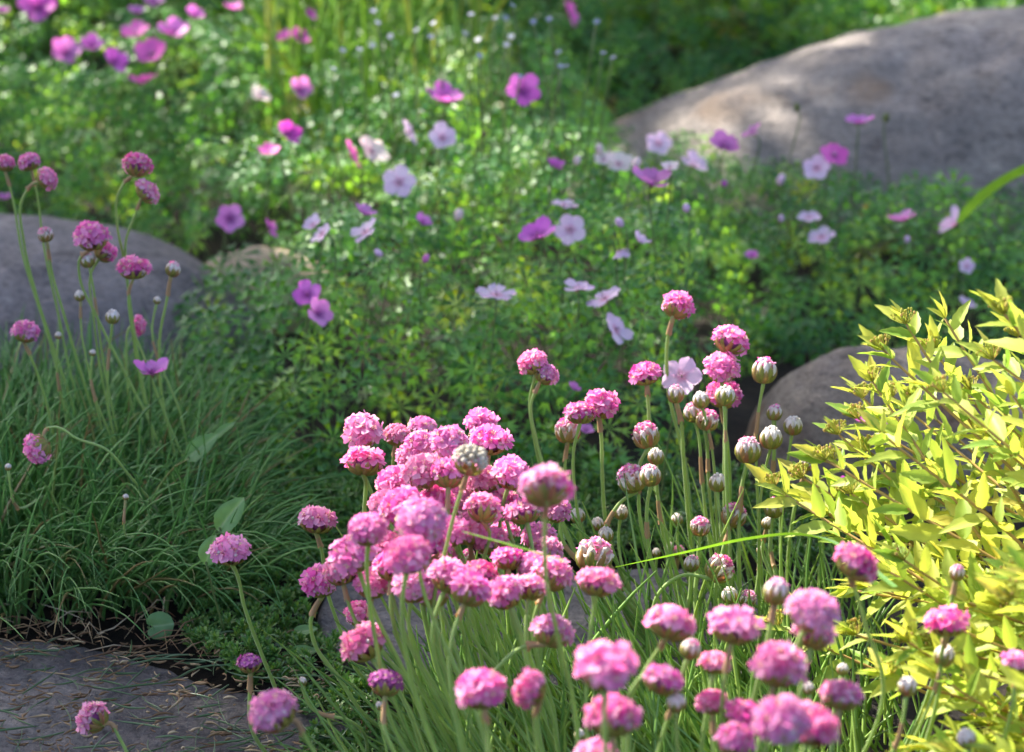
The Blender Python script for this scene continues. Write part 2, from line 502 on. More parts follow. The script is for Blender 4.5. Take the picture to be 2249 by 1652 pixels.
# ================================================================== geranium ground cover
def leaf_template():
    """deeply cut round leaf: seven lobes, each with three teeth; radius 1, in the xy plane, tips drooping"""
    V, F3, F4 = [(0, 0, 0)], [], []
    angs = [-138, -92, -46, 0, 46, 92, 138]
    lens = [.72, .9, .97, 1.0, .97, .9, .72]
    loc = [(.26, -.042), (.26, .042), (.56, -.10), (.56, .10), (.90, -.23), (.69, -.05), (.69, .05), (.90, .23), (1.0, 0)]
    for a, l in zip(angs, lens):
        c, s = math.cos(R(a)), math.sin(R(a))
        b = len(V)
        for x, y in loc:
            x, y = x * l, y * l
            r = math.hypot(x, y)
            V.append((x * c - y * s, x * s + y * c, .06 * math.sin(r * 3) - .22 * r * r + .25 * abs(y)))
        F3 += [(0, b, b + 1), (b + 2, b + 5, b + 4), (b + 5, b + 6, b + 8), (b + 6, b + 3, b + 7)]
        F4 += [(b, b + 2, b + 3, b + 1), (b + 2, b + 3, b + 6, b + 5)]
    V = np.array(V)
    lc = np.zeros_like(V); lc[:, 0] = np.hypot(V[:, 0], V[:, 1])
    return V, {3: F3, 4: F4}, lc


LEAF = leaf_template()


def front_edge(x):
    """where the geranium mound begins, seen along x"""
    a = 2.56 + (1.965 - 2.56) * smoothstep(-.315, -.262, x)
    return a + (2.28 - 1.965) * smoothstep(.10, .22, x)


def canopy(x, y):
    """height of the geranium mound's leafy top"""
    x, y = np.asarray(x, float), np.asarray(y, float)
    h = .125 + .034 * np.sin(x * 19 + 1.0 + 1.3 * np.sin(y * 9)) * np.sin(y * 16 + .6) + .014 * np.sin(x * 39 + y * 31) * np.sin(y * 37 - x * 15)
    h = h * (1 - .42 * smoothstep(.05, .25, x) * smoothstep(2.15, 2.5, y) * (1 - smoothstep(3.0, 3.2, y)))
    h = h * (1 - .38 * smoothstep(.04, .12, x) * smoothstep(2.46, 2.66, y) * (1 - smoothstep(3.0, 3.2, y)))
    h = h + .07 * smoothstep(2.9, 3.3, y)
    h = h * (1 - .55 * np.exp(-(((x - .115) / .075) ** 2 + ((y - 2.83) / .10) ** 2)))      # the dark hollow beside the boulder
    h = h * (1 - .6 * np.exp(-(((x + .33) / .10) ** 2 + ((y - 2.62) / .07) ** 2)))        # the hollow behind the grey boulder
    h = h * (1 - .5 * (1 - smoothstep(-.21, -.15, x)) * (1 - smoothstep(2.34, 2.48, y)))
    return np.maximum(h, .0) * smoothstep(-.02, .17, y - front_edge(x))


def in_boulder(x, y, m=1.0):
    k = np.zeros(np.shape(x), bool)
    for cx, cy, rx, ry in BOULDERS:
        k |= ((x - cx) / (rx * m)) ** 2 + ((y - cy) / (ry * m)) ** 2 < 1
    return k


def scatter_geranium(n):
    x = RNG.uniform(-.95, .95, n); y = RNG.uniform(1.94, 3.35, n)
    keep = (y > front_edge(x)) & (np.abs(x) < .19 * y + .22) & ~in_boulder(x, y, .86)
    clump = np.sin(x * 41 + 3 * np.sin(y * 23)) * np.sin(y * 37 + 2 * np.sin(x * 29))
    keep &= RNG.random(n) < .78 + .45 * clump
    return x[keep], y[keep]


def build_geranium():
    # a top layer of leaves that keep clear of one another, and looser leaves in the shade under it
    cx, cy = scatter_geranium(60000)
    cell, taken, kx, ky = .0280, {}, [], []
    for a, b in zip(cx, cy):
        i, j = int(a / cell + 1000), int(b / cell)
        if any((a - q[0]) ** 2 + (b - q[1]) ** 2 < cell ** 2 for u in (-1, 0, 1) for v in (-1, 0, 1) for q in taken.get((i + u, j + v), ())):
            continue
        taken.setdefault((i, j), []).append((a, b)); kx.append(a); ky.append(b)
    ux, uy = scatter_geranium(6500)
    x, y = np.concatenate([kx, ux]), np.concatenate([ky, uy])
    n, nt = len(x), len(kx)
    top = canopy(x, y)
    depth = np.where(np.arange(n) < nt, RNG.random(n) * .16, .22 + .78 * RNG.random(n))
    z = np.maximum(top * (1 - depth) + RNG.normal(0, .006, n), .006)
    e = .01
    gx = (canopy(x + e, y) - canopy(x - e, y)) / (2 * e); gy = (canopy(x, y + e) - canopy(x, y - e)) / (2 * e)
    Z = np.stack([-.8 * gx, -.8 * gy, np.ones(n)], 1) + RNG.normal(0, 1, (n, 3)) * np.where(np.arange(n) < nt, .22, .5)[:, None] + np.array([0, -.68, 0])
    Z[:, 2] = np.abs(Z[:, 2]) + .15
    Ms = frames(Z, RNG.uniform(0, 6.28, n)) * RNG.uniform(.0185, .0285, n)[:, None, None]
    Ms = Ms * np.array([1, 1, 1])[None, None, :]
    P = np.stack([x, y, z], 1)
    groups = [('geranium_foliage', 'mounded cut-leaved geranium foliage filling the bed between the boulders', (x > -.27) & ~((x > .16))),
              ('geranium_foliage', 'cut-leaved geranium foliage in front of the largest boulder', x > .16),
              ('geranium_foliage', 'cut-leaved geranium foliage behind the blue-grey boulder', x <= -.27)]
    for nm, lab, k in groups:
        g = Geo()
        g.inst(LEAF, Ms[k], P[k])
        # leaf stalks and runners in the shade below the leaves
        idx = np.nonzero(k)[0][::3]
        for i in idx:
            p = P[i]
            q = p + np.array([RNG.normal(0, .02), RNG.normal(0, .02), 0]); q[2] = max(p[2] - RNG.uniform(.03, .09), -.005)
            m = (p + q) / 2 + RNG.normal(0, .006, 3)
            V, F, lc = tube([q, m, p - np.array([0, 0, .001])], [.0007, .0006, .0004], 3, cap=False)
            g.add(V, F, lc, 1)
        tag(link(nm, g.mesh(nm, [MAT['ger'], MAT['gerstem']])), lab, 'ground cover', None, 'stuff')


build_geranium()

# ------------------------------------------------------------------ plants beyond the geraniums
def oval_leaf(nseg=4, w=.42, droop=.25, fold=.18, tip=1.0):
    """lance-shaped leaf along +x, folded on its midrib, length 1"""
    V, lc = [], []
    for i in range(nseg + 1):
        t = i / nseg
        ww = w * .5 * (math.sin(math.pi * t ** .8) ** .8 if 0 < t < 1 else 0)
        for s in (-1, 0, 1):
            V.append((t * tip, s * ww, fold * abs(s) * ww * 2 - droop * t * t)); lc.append((t, s, 0))
    return np.array(V), {4: grid_faces(nseg + 1, 3), 3: []}, np.array(lc)


OVAL = oval_leaf()


def leaf_frames(D, roll):
    """frames whose x axis is D and whose z axis leans up"""
    D = D / np.linalg.norm(D, axis=1)[:, None]
    up = np.array([0, 0, 1.0]) + RNG.normal(0, roll, D.shape)
    Y = np.cross(up, D); Y /= np.linalg.norm(Y, axis=1)[:, None] + 1e-9
    Z = np.cross(D, Y)
    return np.stack([D, Y, Z], 2)


def build_back():
    # leafy weeds, dense and dark at the right, beyond the mound
    n = 15000
    x = RNG.uniform(-1.1, 1.15, n); y = RNG.uniform(3.05, 3.95, n)
    k = ~in_boulder(x, y, 1.02) & ~((np.abs(x + .13) < .17) & (RNG.random(n) < .25))
    x, y = x[k], y[k]; n = len(x)
    H = .16 + .12 * smoothstep(3.05, 3.5, y) + .04 * np.sin(x * 9) + .03 * np.sin(x * 23 + y * 11)
    H = H * (1 - .55 * smoothstep(.15, .3, x) * (1 - smoothstep(3.2, 3.5, y)))
    z = H * (1 - RNG.random(n) ** 1.5)
    a = RNG.uniform(0, 6.28, n)
    D = np.stack([np.cos(a), np.sin(a), RNG.normal(.25, .4, n)], 1)
    Ms = leaf_frames(D, .5) * RNG.uniform(.018, .042, n)[:, None, None]
    g = Geo()
    g.inst(OVAL, Ms, np.stack([x, y, z], 1))
    for i in range(0, n, 9):
        p = np.array([x[i], y[i], z[i]]); q = np.array([x[i] + RNG.normal(0, .02), y[i] + RNG.normal(0, .02), 0])
        V, F, lc = tube([q, p], [.0012, .0008], 3, cap=False)
        g.add(V, F, lc, 1)
    tag(link('weed_foliage', g.mesh('weed_foliage', [MAT['backleaf'], MAT['gerstem']])), 'tangle of leafy green weeds beyond the geraniums and the largest boulder', 'weeds', None, 'stuff')
    # pale tall grass lit by the sun
    g = Geo()
    for i in range(230):
        if i < 150:
            bx, by = uni(-.25, -.03), uni(2.70, 3.4)
        else:
            bx, by = uni(-1.0, 1.0), uni(3.1, 3.8)
        if in_boulder(np.array(bx), np.array(by)): continue
        h = uni(.17, .36)
        a = uni(0, 6.28); l = uni(.03, .17)
        p0 = np.array([bx, by, 0]); p2 = p0 + [math.cos(a) * l, math.sin(a) * l, h]; p1 = (p0 + p2) / 2 + [-.3 * l * math.cos(a), -.3 * l * math.sin(a), .02]
        w = uni(.0012, .0034)
        V, F, lc = tube(smooth_path([p0, p1, p2], 7), np.array([1, 1, 1, .95, .8, .5, .1]) * w, 4, .25, cap=False)
        g.add(V, F, lc)
    tag(link('tall_grass', g.mesh('tall_grass', MAT['backgrass'])), 'pale sunlit grass standing up behind the geranium mound', 'grass', None, 'stuff')


build_back()


# ------------------------------------------------------------------ grassy tuft of thrift leaves at the left
def ribbon_blade(p0, direction, L, droop, w, n=9, sides=4, flat=.45):
    d = np.asarray(direction, float); d /= np.linalg.norm(d)
    pts, p = [], np.asarray(p0, float)
    step = L / (n - 1)
    for i in range(n):
        pts.append(p.copy())
        d = d + np.array([0, 0, -droop * (i / n)]) + RNG.normal(0, .05, 3)
        d /= np.linalg.norm(d)
        p = p + d * step
        if p[2] < .012: p[2] = .012 + .002 * RNG.random()
    t = np.linspace(0, 1, n)
    return tube(pts, w * (1 - .75 * t ** 3), sides, flat, cap=False)


def build_tuft():
    g = Geo()
    for i in range(2600):
        a = RNG.uniform(0, 6.28); r = math.sqrt(RNG.random())
        bx, by = -.385 + .20 * r * math.cos(a), 1.925 + .175 * r * math.sin(a)
        if bx > -.27: by -= .06 * (bx + .27) / .07
        out = np.array([math.cos(a) * r, math.sin(a) * r, 0])
        L = RNG.uniform(.06, .135) * (1.12 - .3 * r)
        d = out * RNG.uniform(.3, 1.1) + np.array([RNG.normal(0, .25), RNG.normal(0, .25), RNG.uniform(.7, 1.3)])
        V, F, lc = ribbon_blade([bx, by, .0], d, L, RNG.uniform(.08, .66), RNG.uniform(.0007, .0014))
        g.add(V, F, lc)
    for i in range(600):                                   # fine upright blades at the back, against the boulder
        bx, by = RNG.uniform(-.60, -.23), RNG.uniform(1.98, 2.12)
        V, F, lc = ribbon_blade([bx, by, .0], [RNG.normal(0, .22), RNG.normal(-.05, .2), 1], RNG.uniform(.05, .115), RNG.uniform(-.05, .2), RNG.uniform(.0006, .0011))
        g.add(V, F, lc)
    # loose blades trailing out over the stone
    for i in range(110):
        bx, by = RNG.uniform(-.50, -.20), RNG.uniform(1.76, 1.92)
        d = [RNG.normal(.1, .9), -RNG.uniform(.1, 1.0), RNG.uniform(.5, 1.4)]
        V, F, lc = ribbon_blade([bx, by, .02], d, RNG.uniform(.07, .15), RNG.uniform(.15, .8), RNG.uniform(.0007, .0011), 11)
        g.add(V, F, lc)
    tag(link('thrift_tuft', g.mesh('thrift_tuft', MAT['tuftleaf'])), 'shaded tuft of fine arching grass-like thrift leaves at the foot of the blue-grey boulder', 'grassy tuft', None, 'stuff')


build_tuft()


def build_fore_leaves():
    """thrift leaves under the big pink clump: stiff, leaning away to the left"""
    g = Geo()
    for i in range(820):
        u = RNG.random()
        bx = -.05 + .25 * RNG.random() + .03 * RNG.normal(); by = RNG.uniform(1.44, 1.66)
        if by > 1.58 and RNG.random() < .5: continue
        lean = RNG.normal(-.5, .4)
        d = [lean, RNG.normal(.12, .22), 1.0]
        L = RNG.uniform(.05, .125)
        V, F, lc = ribbon_blade([bx, by, 0], d, L, RNG.uniform(-.08, .14), RNG.uniform(.0010, .0018), 7, 4, .35)
        g.add(V, F, lc)
    for i in range(260):                                  # the looser right side, short and fine
        bx, by = RNG.uniform(.12, .26), RNG.uniform(1.50, 1.82)
        V, F, lc = ribbon_blade([bx, by, 0], [RNG.normal(-.1, .4), RNG.normal(0, .3), 1], RNG.uniform(.03, .08), RNG.uniform(0, .3), RNG.uniform(.0007, .0011), 7, 4, .5)
        g.add(V, F, lc)
    for i in range(120):                                  # thin upright leaves and flowerless stalks before the flat stone
        bx, by = RNG.uniform(-.06, .22), RNG.uniform(1.58, 1.78)
        V, F, lc = ribbon_blade([bx, by, 0], [RNG.normal(-.22, .25), RNG.normal(0, .15), 1], RNG.uniform(.06, .15), RNG.uniform(-.05, .1), RNG.uniform(.0008, .0013), 8, 5, .8)
        g.add(V, F, lc)
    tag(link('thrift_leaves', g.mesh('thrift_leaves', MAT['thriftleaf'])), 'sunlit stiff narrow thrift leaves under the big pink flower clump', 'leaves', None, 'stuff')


build_fore_leaves()


# ------------------------------------------------------------------ low sedum between the stones
def sedum_rosette():
    g = Geo()
    Vs, F4, lcs, n = [], [], [], 0
    for k in range(13):
        a = k * 2.4; el = .2 + .09 * k
        D = np.array([math.cos(a) * math.cos(el), math.sin(a) * math.cos(el), math.sin(el)])
        M = leaf_frames(D[None], .01)[0]
        V = np.array([(.0, -.08, 0), (.0, .08, 0), (.55, -.2, .1), (.55, .2, .1), (1, -.06, .05), (1, .06, .05)]) * (1 - .03 * k)
        Vs.append(V @ M.T + [0, 0, .05 * k]); F4 += [(n, n + 2, n + 3, n + 1), (n + 2, n + 4, n + 5, n + 3)]
        l = np.zeros_like(V); l[:, 0] = V[:, 0]; lcs.append(l); n += 6
    return np.vstack(Vs), {4: F4, 3: []}, np.vstack(lcs)


def poly_mask(px, py, poly):
    inside = np.zeros(len(px), bool)
    n = len(poly)
    for i in range(n):
        x0, y0 = poly[i]; x1, y1 = poly[(i + 1) % n]
        c = ((y0 > py) != (y1 > py)) & (px < (x1 - x0) * (py - y0) / (y1 - y0 + 1e-12) + x0)
        inside ^= c
    return inside


def build_sedum():
    T = sedum_rosette()
    beds = [(gpts((400, 1210), (560, 1040), (780, 1010), (1250, 1040), (1660, 1100), (1900, 1180), (1850, 1290), (1650, 1265), (1450, 1240), (1150, 1262), (900, 1240), (720, 1275), (690, 1400), (800, 1500), (820, 1600), (1000, 1750), (640, 1720), (700, 1640), (640, 1560), (470, 1500), (400, 1420), (440, 1330)), 9000,
             'dark low cushion of small fleshy leaves spreading between the flat stones')]
    for poly, n, lab in beds:
        P = np.array(poly)
        x = RNG.uniform(P[:, 0].min(), P[:, 0].max(), n); y = RNG.uniform(P[:, 1].min(), P[:, 1].max(), n)
        k = poly_mask(x, y, poly); x, y = x[k], y[k]; n = len(x)
        h = np.array([.018 + .02 * fbm(a, b, 2, 18, 2) for a, b in zip(x, y)])
        z = np.maximum(h * (1 - RNG.random(n) ** 2 * .7), .002)
        Z = np.stack([RNG.normal(0, .35, n), RNG.normal(-.1, .35, n), np.ones(n)], 1)
        Ms = frames(Z, RNG.uniform(0, 6.28, n)) * RNG.uniform(.0045, .0085, n)[:, None, None]
        g = Geo(); g.inst(T, Ms, np.stack([x, y, z], 1))
        tag(link('sedum_cushion', g.mesh('sedum_cushion', MAT['sedum'])), lab, 'ground cover', None, 'stuff')


build_sedum()


def build_litter():
    g = Geo()
    for i in range(1100):
        px, py = RNG.uniform(-60, 820), RNG.uniform(1400, 1700)
        if py < 1480 and RNG.random() < .6: px *= .6
        p = ground_at(px, py, .016)
        if fbm(p[0], p[1], 8, 16, 3) < -.02 and RNG.random() < .8: continue
        a = RNG.uniform(0, 6.28)
        green = RNG.random() < .22
        L = RNG.uniform(.015, .05) if green else RNG.uniform(.003, .015) * (1 if RNG.random() < .85 else 2)
        c = RNG.normal(0, .35)
        z0 = .0145 + .005 * RNG.random()
        pts = [[p[0] + L * t * math.cos(a + c * t), p[1] + L * t * math.sin(a + c * t), z0 + .0015 * math.sin(3 * t + a)] for t in (0, .33, .66, 1)]
        V, F, lc = tube(smooth_path(pts, 6), [.0005, .0008, .0009, .0008, .0006, .0002] if green else np.array([.5, 1.2, 1.4, 1.2, .8, .2]) * RNG.uniform(.0003, .0009), 4, .4, cap=False)
        g.add(V, F, lc, 1 if green else 0)
    for i in range(100):
        p = ground_at(RNG.uniform(-60, 440), RNG.uniform(1350, 1450), .012)
        a = RNG.uniform(0, 6.28); L = RNG.uniform(.01, .04)
        V, F, lc = tube([p, p + [L * .5 * math.cos(a), L * .5 * math.sin(a), RNG.uniform(0, .012)], p + [L * math.cos(a), L * math.sin(a), RNG.uniform(-.004, .01)]], [.0003, .0006, .0002], 4, .4, cap=False)
        g.add(V, F, lc, 0)
    tag(link('dry_litter', g.mesh('dry_litter', [MAT['litter'], MAT['strand']])), 'dry brown scraps and cut green strands lying on the dark stepping stone', 'plant litter', None, 'stuff')


build_litter()


# ================================================================== thrift (armeria) flowers
def fib_dirs(n, th0, th1, jit=.12):
    c0, c1 = math.cos(R(th0)), math.cos(R(th1))
    out = []
    for i in range(n):
        z = c0 + (c1 - c0) * (i + .5) / n
        a = i * 2.39996 + uni(-jit, jit)
        z = max(-1, min(1, z + uni(-jit, jit) * .35))
        s = math.sqrt(1 - z * z)
        out.append(np.array([s * math.cos(a), s * math.sin(a), z]))
    return out


def floret(g, pos, axis, rf, mat_petal, mat_st, open_=1.0):
    M = frame(axis, uni(0, 6.28))
    for k in range(5):
        a = k * 2 * math.pi / 5 + uni(-.12, .12)
        c, s = math.cos(a), math.sin(a)
        ts = (.06, .5, .8, 1.0)
        ws = (.05, .33, .43, .34)
        up = uni(.0, .62) / open_
        bend = uni(-.55, .25)
        V, lc = [], []
        for t, w in zip(ts, ws):
            for q in (-1, 0, 1):
                r = t * (1.0 if q else (.93 if t == 1.0 else 1.0)) * (.96 if q and t == 1 else 1)
                zz = up * t * .7 + bend * t * t * .5 + .10 * abs(q) * t + uni(-.03, .03)
                x, y = r, q * w
                V.append((rf * (x * c - y * s), rf * (x * s + y * c), rf * zz)); lc.append((t, q, 0))
        V = np.array(V) @ M.T + pos
        g.add(V, {4: grid_faces(4, 3)}, lc, mat_petal)
    if mat_st is not None:
        for k in range(5):
            a = k * 1.2566 + .4
            b = np.array([math.cos(a) * .10, math.sin(a) * .10, .05]) * rf
            t_ = np.array([math.cos(a) * .22, math.sin(a) * .22, .42 + uni(-.1, .1)]) * rf
            w = .035 * rf
            e = np.array([-math.sin(a), math.cos(a), 0]) * w
            V = np.array([b - e, b + e, t_ + e * 1.8, t_ - e * 1.8]) @ M.T + pos
            g.add(V, {4: [(0, 1, 2, 3)]}, None, mat_st)


def scale_bract(g, az, th0, th1, rad, width, mat, bulge=.05, zs=1.0, off=(0, 0, 0), tip=1.0):
    """a pointed scale lying on a ball of radius rad, from polar angle th0 to th1"""
    V, lc = [], []
    n = 5
    for i in range(n):
        t = i / (n - 1)
        th = R(th0 + (th1 - th0) * t)
        w = width * (.55 + .45 * math.sin(min(1, t * 1.5) * math.pi / 2)) * (1 - max(0, (t - .5) / .5) ** 2 * .92 * tip)
        for q in (-1, -.5, .5, 1):
            a = az + q * w / max(.25, math.sin(th))
            rr = rad + bulge * (1 - q * q) * math.sin(math.pi * (.15 + .8 * t)) + .03 * t
            V.append((rr * math.sin(th) * math.cos(a) + off[0], rr * math.sin(th) * math.sin(a) + off[1], zs * rr * math.cos(th) + off[2])); lc.append((t, q, 0))
    g.add(V, {4: grid_faces(n, 4)}, lc, mat)


def ball(g, pos, r, mat, axis=(0, 0, 1), st=1.0, nu=5, nv=7):
    M = frame(axis)
    V, lc = [], []
    for i in range(nu):
        th = math.pi * i / (nu - 1)
        for j in range(nv + 1):
            a = 2 * math.pi * j / nv
            V.append((r * math.sin(th) * math.cos(a), r * math.sin(th) * math.sin(a), st * r * math.cos(th))); lc.append((.5, 0, 0))
    g.add(np.array(V) @ M.T + pos, {4: grid_faces(nu, nv + 1)}, lc, mat)


def flower_meshes(kind, seed):
    """(flower part mesh or None, involucre mesh) of unit width; stalk joins at z = STEM_Z[kind]"""
    random.seed(seed * 31 + 5)
    f, b = Geo(), Geo()
    fm = [MAT['pink'], MAT['stamen']]
    if kind in ('full', 'flat', 'withered'):
        top = 100 if kind != 'flat' else 86
        n = 27 if kind != 'flat' else 24
        sq = .76 if kind != 'flat' else .62
        for d in fib_dirs(n, 2, top):
            ax = d * np.array([1, 1, 1.15]) + np.array([0, 0, .12])
            rr = .33 + uni(-.07, .05)
            floret(f, d * rr * np.array([1, 1, sq]) - [0, 0, .04], ax, uni(.165, .235) * (.72 if kind == 'withered' else 1), 0, 1, .8 if kind == 'withered' else 1)
        ball(f, np.array([0, 0, -.06]), .25, 3, st=.8)
        for k in range(24):                               # little calyx tubes filling the gaps
            d = fib_dirs(24, 20, 118)[k]
            ball(f, d * .30 * np.array([1, 1, sq]) - [0, 0, .05], .055, 2, d, 1.6, 4, 5)
        fm = [MAT['pink'], MAT['stamen'], MAT['papery'], MAT['purple']] if kind != 'withered' else [MAT['purple'], MAT['stamen'], MAT['purple'], MAT['purple']]
        for ring, (t0, t1, r, w, m) in enumerate([(176, 128, .31, .20, 8), (172, 112, .33, .19, 9), (165, 100, .345, .16, 10)]):
            for k in range(m):
                scale_bract(b, 2 * math.pi * (k + .5 * ring) / m + uni(-.1, .1), t0, t1 + uni(-8, 8), r, w, 0, .03, .98 if kind != 'flat' else .8, (0, 0, -.04))
        return f.mesh('flower_head', fm), b.mesh('involucre', [MAT['bract'], MAT['papery']])
    if kind == 'half':
        for d in fib_dirs(17, 0, 62):
            floret(f, d * .31 + np.array([0, 0, .02]), d + np.array([0, 0, .3]), uni(.13, .18), 0, 1)
        for d in fib_dirs(16, 30, 95):
            ball(f, d * .30, .075, 2, d + np.array([0, 0, .4]), 1.7, 5, 6)
        fm = [MAT['pink'], MAT['stamen'], MAT['papery']]
        for ring, (t0, t1, r, w, m, mt) in enumerate([(177, 130, .33, .24, 7, 0), (172, 108, .35, .23, 8, 0), (160, 82, .36, .20, 9, 0), (140, 62, .34, .2, 8, 1)]):
            for k in range(m):
                scale_bract(b, 2 * math.pi * (k + .5 * ring) / m + uni(-.1, .1), t0, t1 + uni(-6, 6), r, w, mt, .045)
        return f.mesh('flower_head', fm), b.mesh('involucre', [MAT['bract'], MAT['papery']])
    if kind in ('tip', 'bud'):
        rings = [(178, 132, .40, .30, 6, 0), (174, 112, .43, .30, 7, 0), (165, 88, .45, .28, 8, 0), (140, 70, .455, .26, 8, 0), (112, 46, .43, .24, 8, 1), (95, 30, .40, .22, 7, 1), (70, 12, .37, .2, 6, 1)]
        for ring, (t0, t1, r, w, m, mt) in enumerate(rings):
            for k in range(m):
                scale_bract(b, 2 * math.pi * (k + .5 * ring) / m + uni(-.15, .15), t0, t1 + uni(-7, 7), r, w, mt, .06, 1.08, (0, 0, 0), .75 if mt else 1)
        ball(b, np.array([0, 0, 0.]), .38, 1, st=1.05)
        for d in fib_dirs(11, 0, 60):
            ball(f, d * np.array([.33, .33, .42]), .10, 1, d + np.array([0, 0, .5]), 1.5, 5, 6)
        if kind == 'tip':
            for d in fib_dirs(7, 0, 48):
                floret(f, d * np.array([.33, .33, .44]), d + np.array([0, 0, .5]), uni(.15, .22), 0, None, .6)
            for d in fib_dirs(9, 35, 70):
                ball(f, d * np.array([.36, .36, .46]), .06, 0, d + np.array([0, 0, .6]), 1.8, 5, 6)
        return f.mesh('florets' if kind == 'tip' else 'bud_tip', [MAT['pink'], MAT['papery']]), b.mesh('involucre', [MAT['bract'], MAT['papery']])
    # spent: a knob of dry pale florets
    for d in fib_dirs(46, 0, 100):
        ball(f, d * np.array([.37, .37, .34]), uni(.07, .10), 0, d, 1.25, 5, 6)
    for d in fib_dirs(6, 60, 105):
        floret(f, d * .36, d, .14, 1, None, .6)
    for ring, (t0, t1, r, w, m) in enumerate([(176, 128, .33, .22, 7), (172, 108, .36, .2, 8), (165, 95, .38, .18, 9)]):
        for k in range(m):
            scale_bract(b, 2 * math.pi * (k + .5 * ring) / m, t0, t1, r, w, 0, .03)
    return f.mesh('flower_head', [MAT['spent'], MAT['pink']]), b.mesh('involucre', [MAT['bract'], MAT['papery']])


STEM_Z = dict(full=-.33, flat=-.28, withered=-.33, half=-.34, tip=-.42, bud=-.42, spent=-.34)
VARIANTS = {k: [flower_meshes(k, s) for s in range(n)] for k, n in dict(full=6, flat=4, withered=1, half=4, tip=3, bud=3, spent=1).items()}
random.seed(21)


def axis_of(tilt, face):
    t, f = R(tilt), R(face)
    v = np.array([math.sin(t), -math.sin(f) * math.cos(t), math.cos(t) * math.cos(f)])
    return v / np.linalg.norm(v)


LIT = []      # points that stand in the sun


def thrift(px, py, w, kind, tilt, face, d, stem, base, label, group, cat, name, thick=1.0):
    """one stalk with its flower head; w is the head's width in the picture at distance d"""
    c = at(px, py, d)
    s = w * d / 6244.0 * (1.10 if kind in ('full', 'flat', 'half') else 1.0)
    ax = axis_of(tilt, face)
    M = frame(ax, uni(0, 6.28))
    join = c + ax * STEM_Z[kind] * s
    pts = [join] if stem else [join, join - ax * .014]
    db = float((np.asarray(base, float) - EYE) @ FWD) if base is not None else d
    yb = max(stem[-1][1] + 60, py + 500) if stem else 0
    for q in stem:
        pts.append(at(q[0], q[1], d + (db - d) * min(1.0, max(0.0, (q[1] - py) / (yb - py))) * .8))
    if base is not None:
        B = np.asarray(base, float)
        if not stem:
            mid = .5 * (join + B) + np.array([uni(-.012, .012), uni(-.008, .008), 0])
            mid = mid - np.array([ax[0], ax[1], 0]) * .012
            pts.append(mid)
        pts.append(B)
    else:
        B = pts[-1]
    path = stem_curve(pts[::-1], 44)
    root = bpy.data.objects.new(name, None)
    root.empty_display_size = .01
    COL.objects.link(root)
    root.location = B
    tag(root, label, cat, group)
    rad = (.00145 if kind not in ('bud',) else .0012) * uni(.85, 1.12) * thick
    g = Geo()
    r = rad * np.linspace(1.12, .88, 44) * (1 + .06 * np.sin(np.arange(44) * 1.7 + px)); r[-2:] *= 1.3
    V, F, lc = tube(path - B, r, 7)
    g.add(V, F, lc)
    link('stem', g.mesh('stem', MAT['stem']), root)
    # brown papery sheath under the head
    ln = np.linalg.norm(np.diff(path, axis=0), axis=1)
    cum = np.cumsum(ln[::-1])
    sh = uni(.010, .017)
    hang = kind in ('bud', 'tip', 'half') and random.random() < .5
    lo = uni(.018, .03) if hang else 0.0
    lo_i = int(np.searchsorted(cum, lo)); hi_i = int(np.searchsorted(cum, lo + sh))
    show = hang or random.random() < .62
    seg = path[::-1][lo_i:max(hi_i + 1, lo_i + 3)]
    if show:
        seg = smooth_path(list(seg), 8)
        g = Geo()
        V, F, lc = tube(seg - B, np.array([1.1, 1.2, 1.2, 1.25, 1.3, 1.35, 1.45, 1.6]) * rad, 7, cap=False)
        jag = np.random.default_rng(int(px * 7 + py)).uniform(-.0022, .0022, 7)
        V[-7:, 2] += jag
        g.add(V, F, lc)
        link('sheath', g.mesh('sheath', MAT['sheath']), root)
    fm, bm = random.choice(VARIANTS[kind])
    mw = Matrix.LocRotScale(Vector(c - B), Matrix(M.tolist()).to_quaternion(), Vector((s, s, s)))
    fo = link({'tip': 'florets', 'bud': 'bud_tip'}.get(kind, 'flower_head'), fm, root)
    fo.matrix_basis = mw
    bo = link('involucre', bm, root)
    bo.matrix_basis = mw
    return c


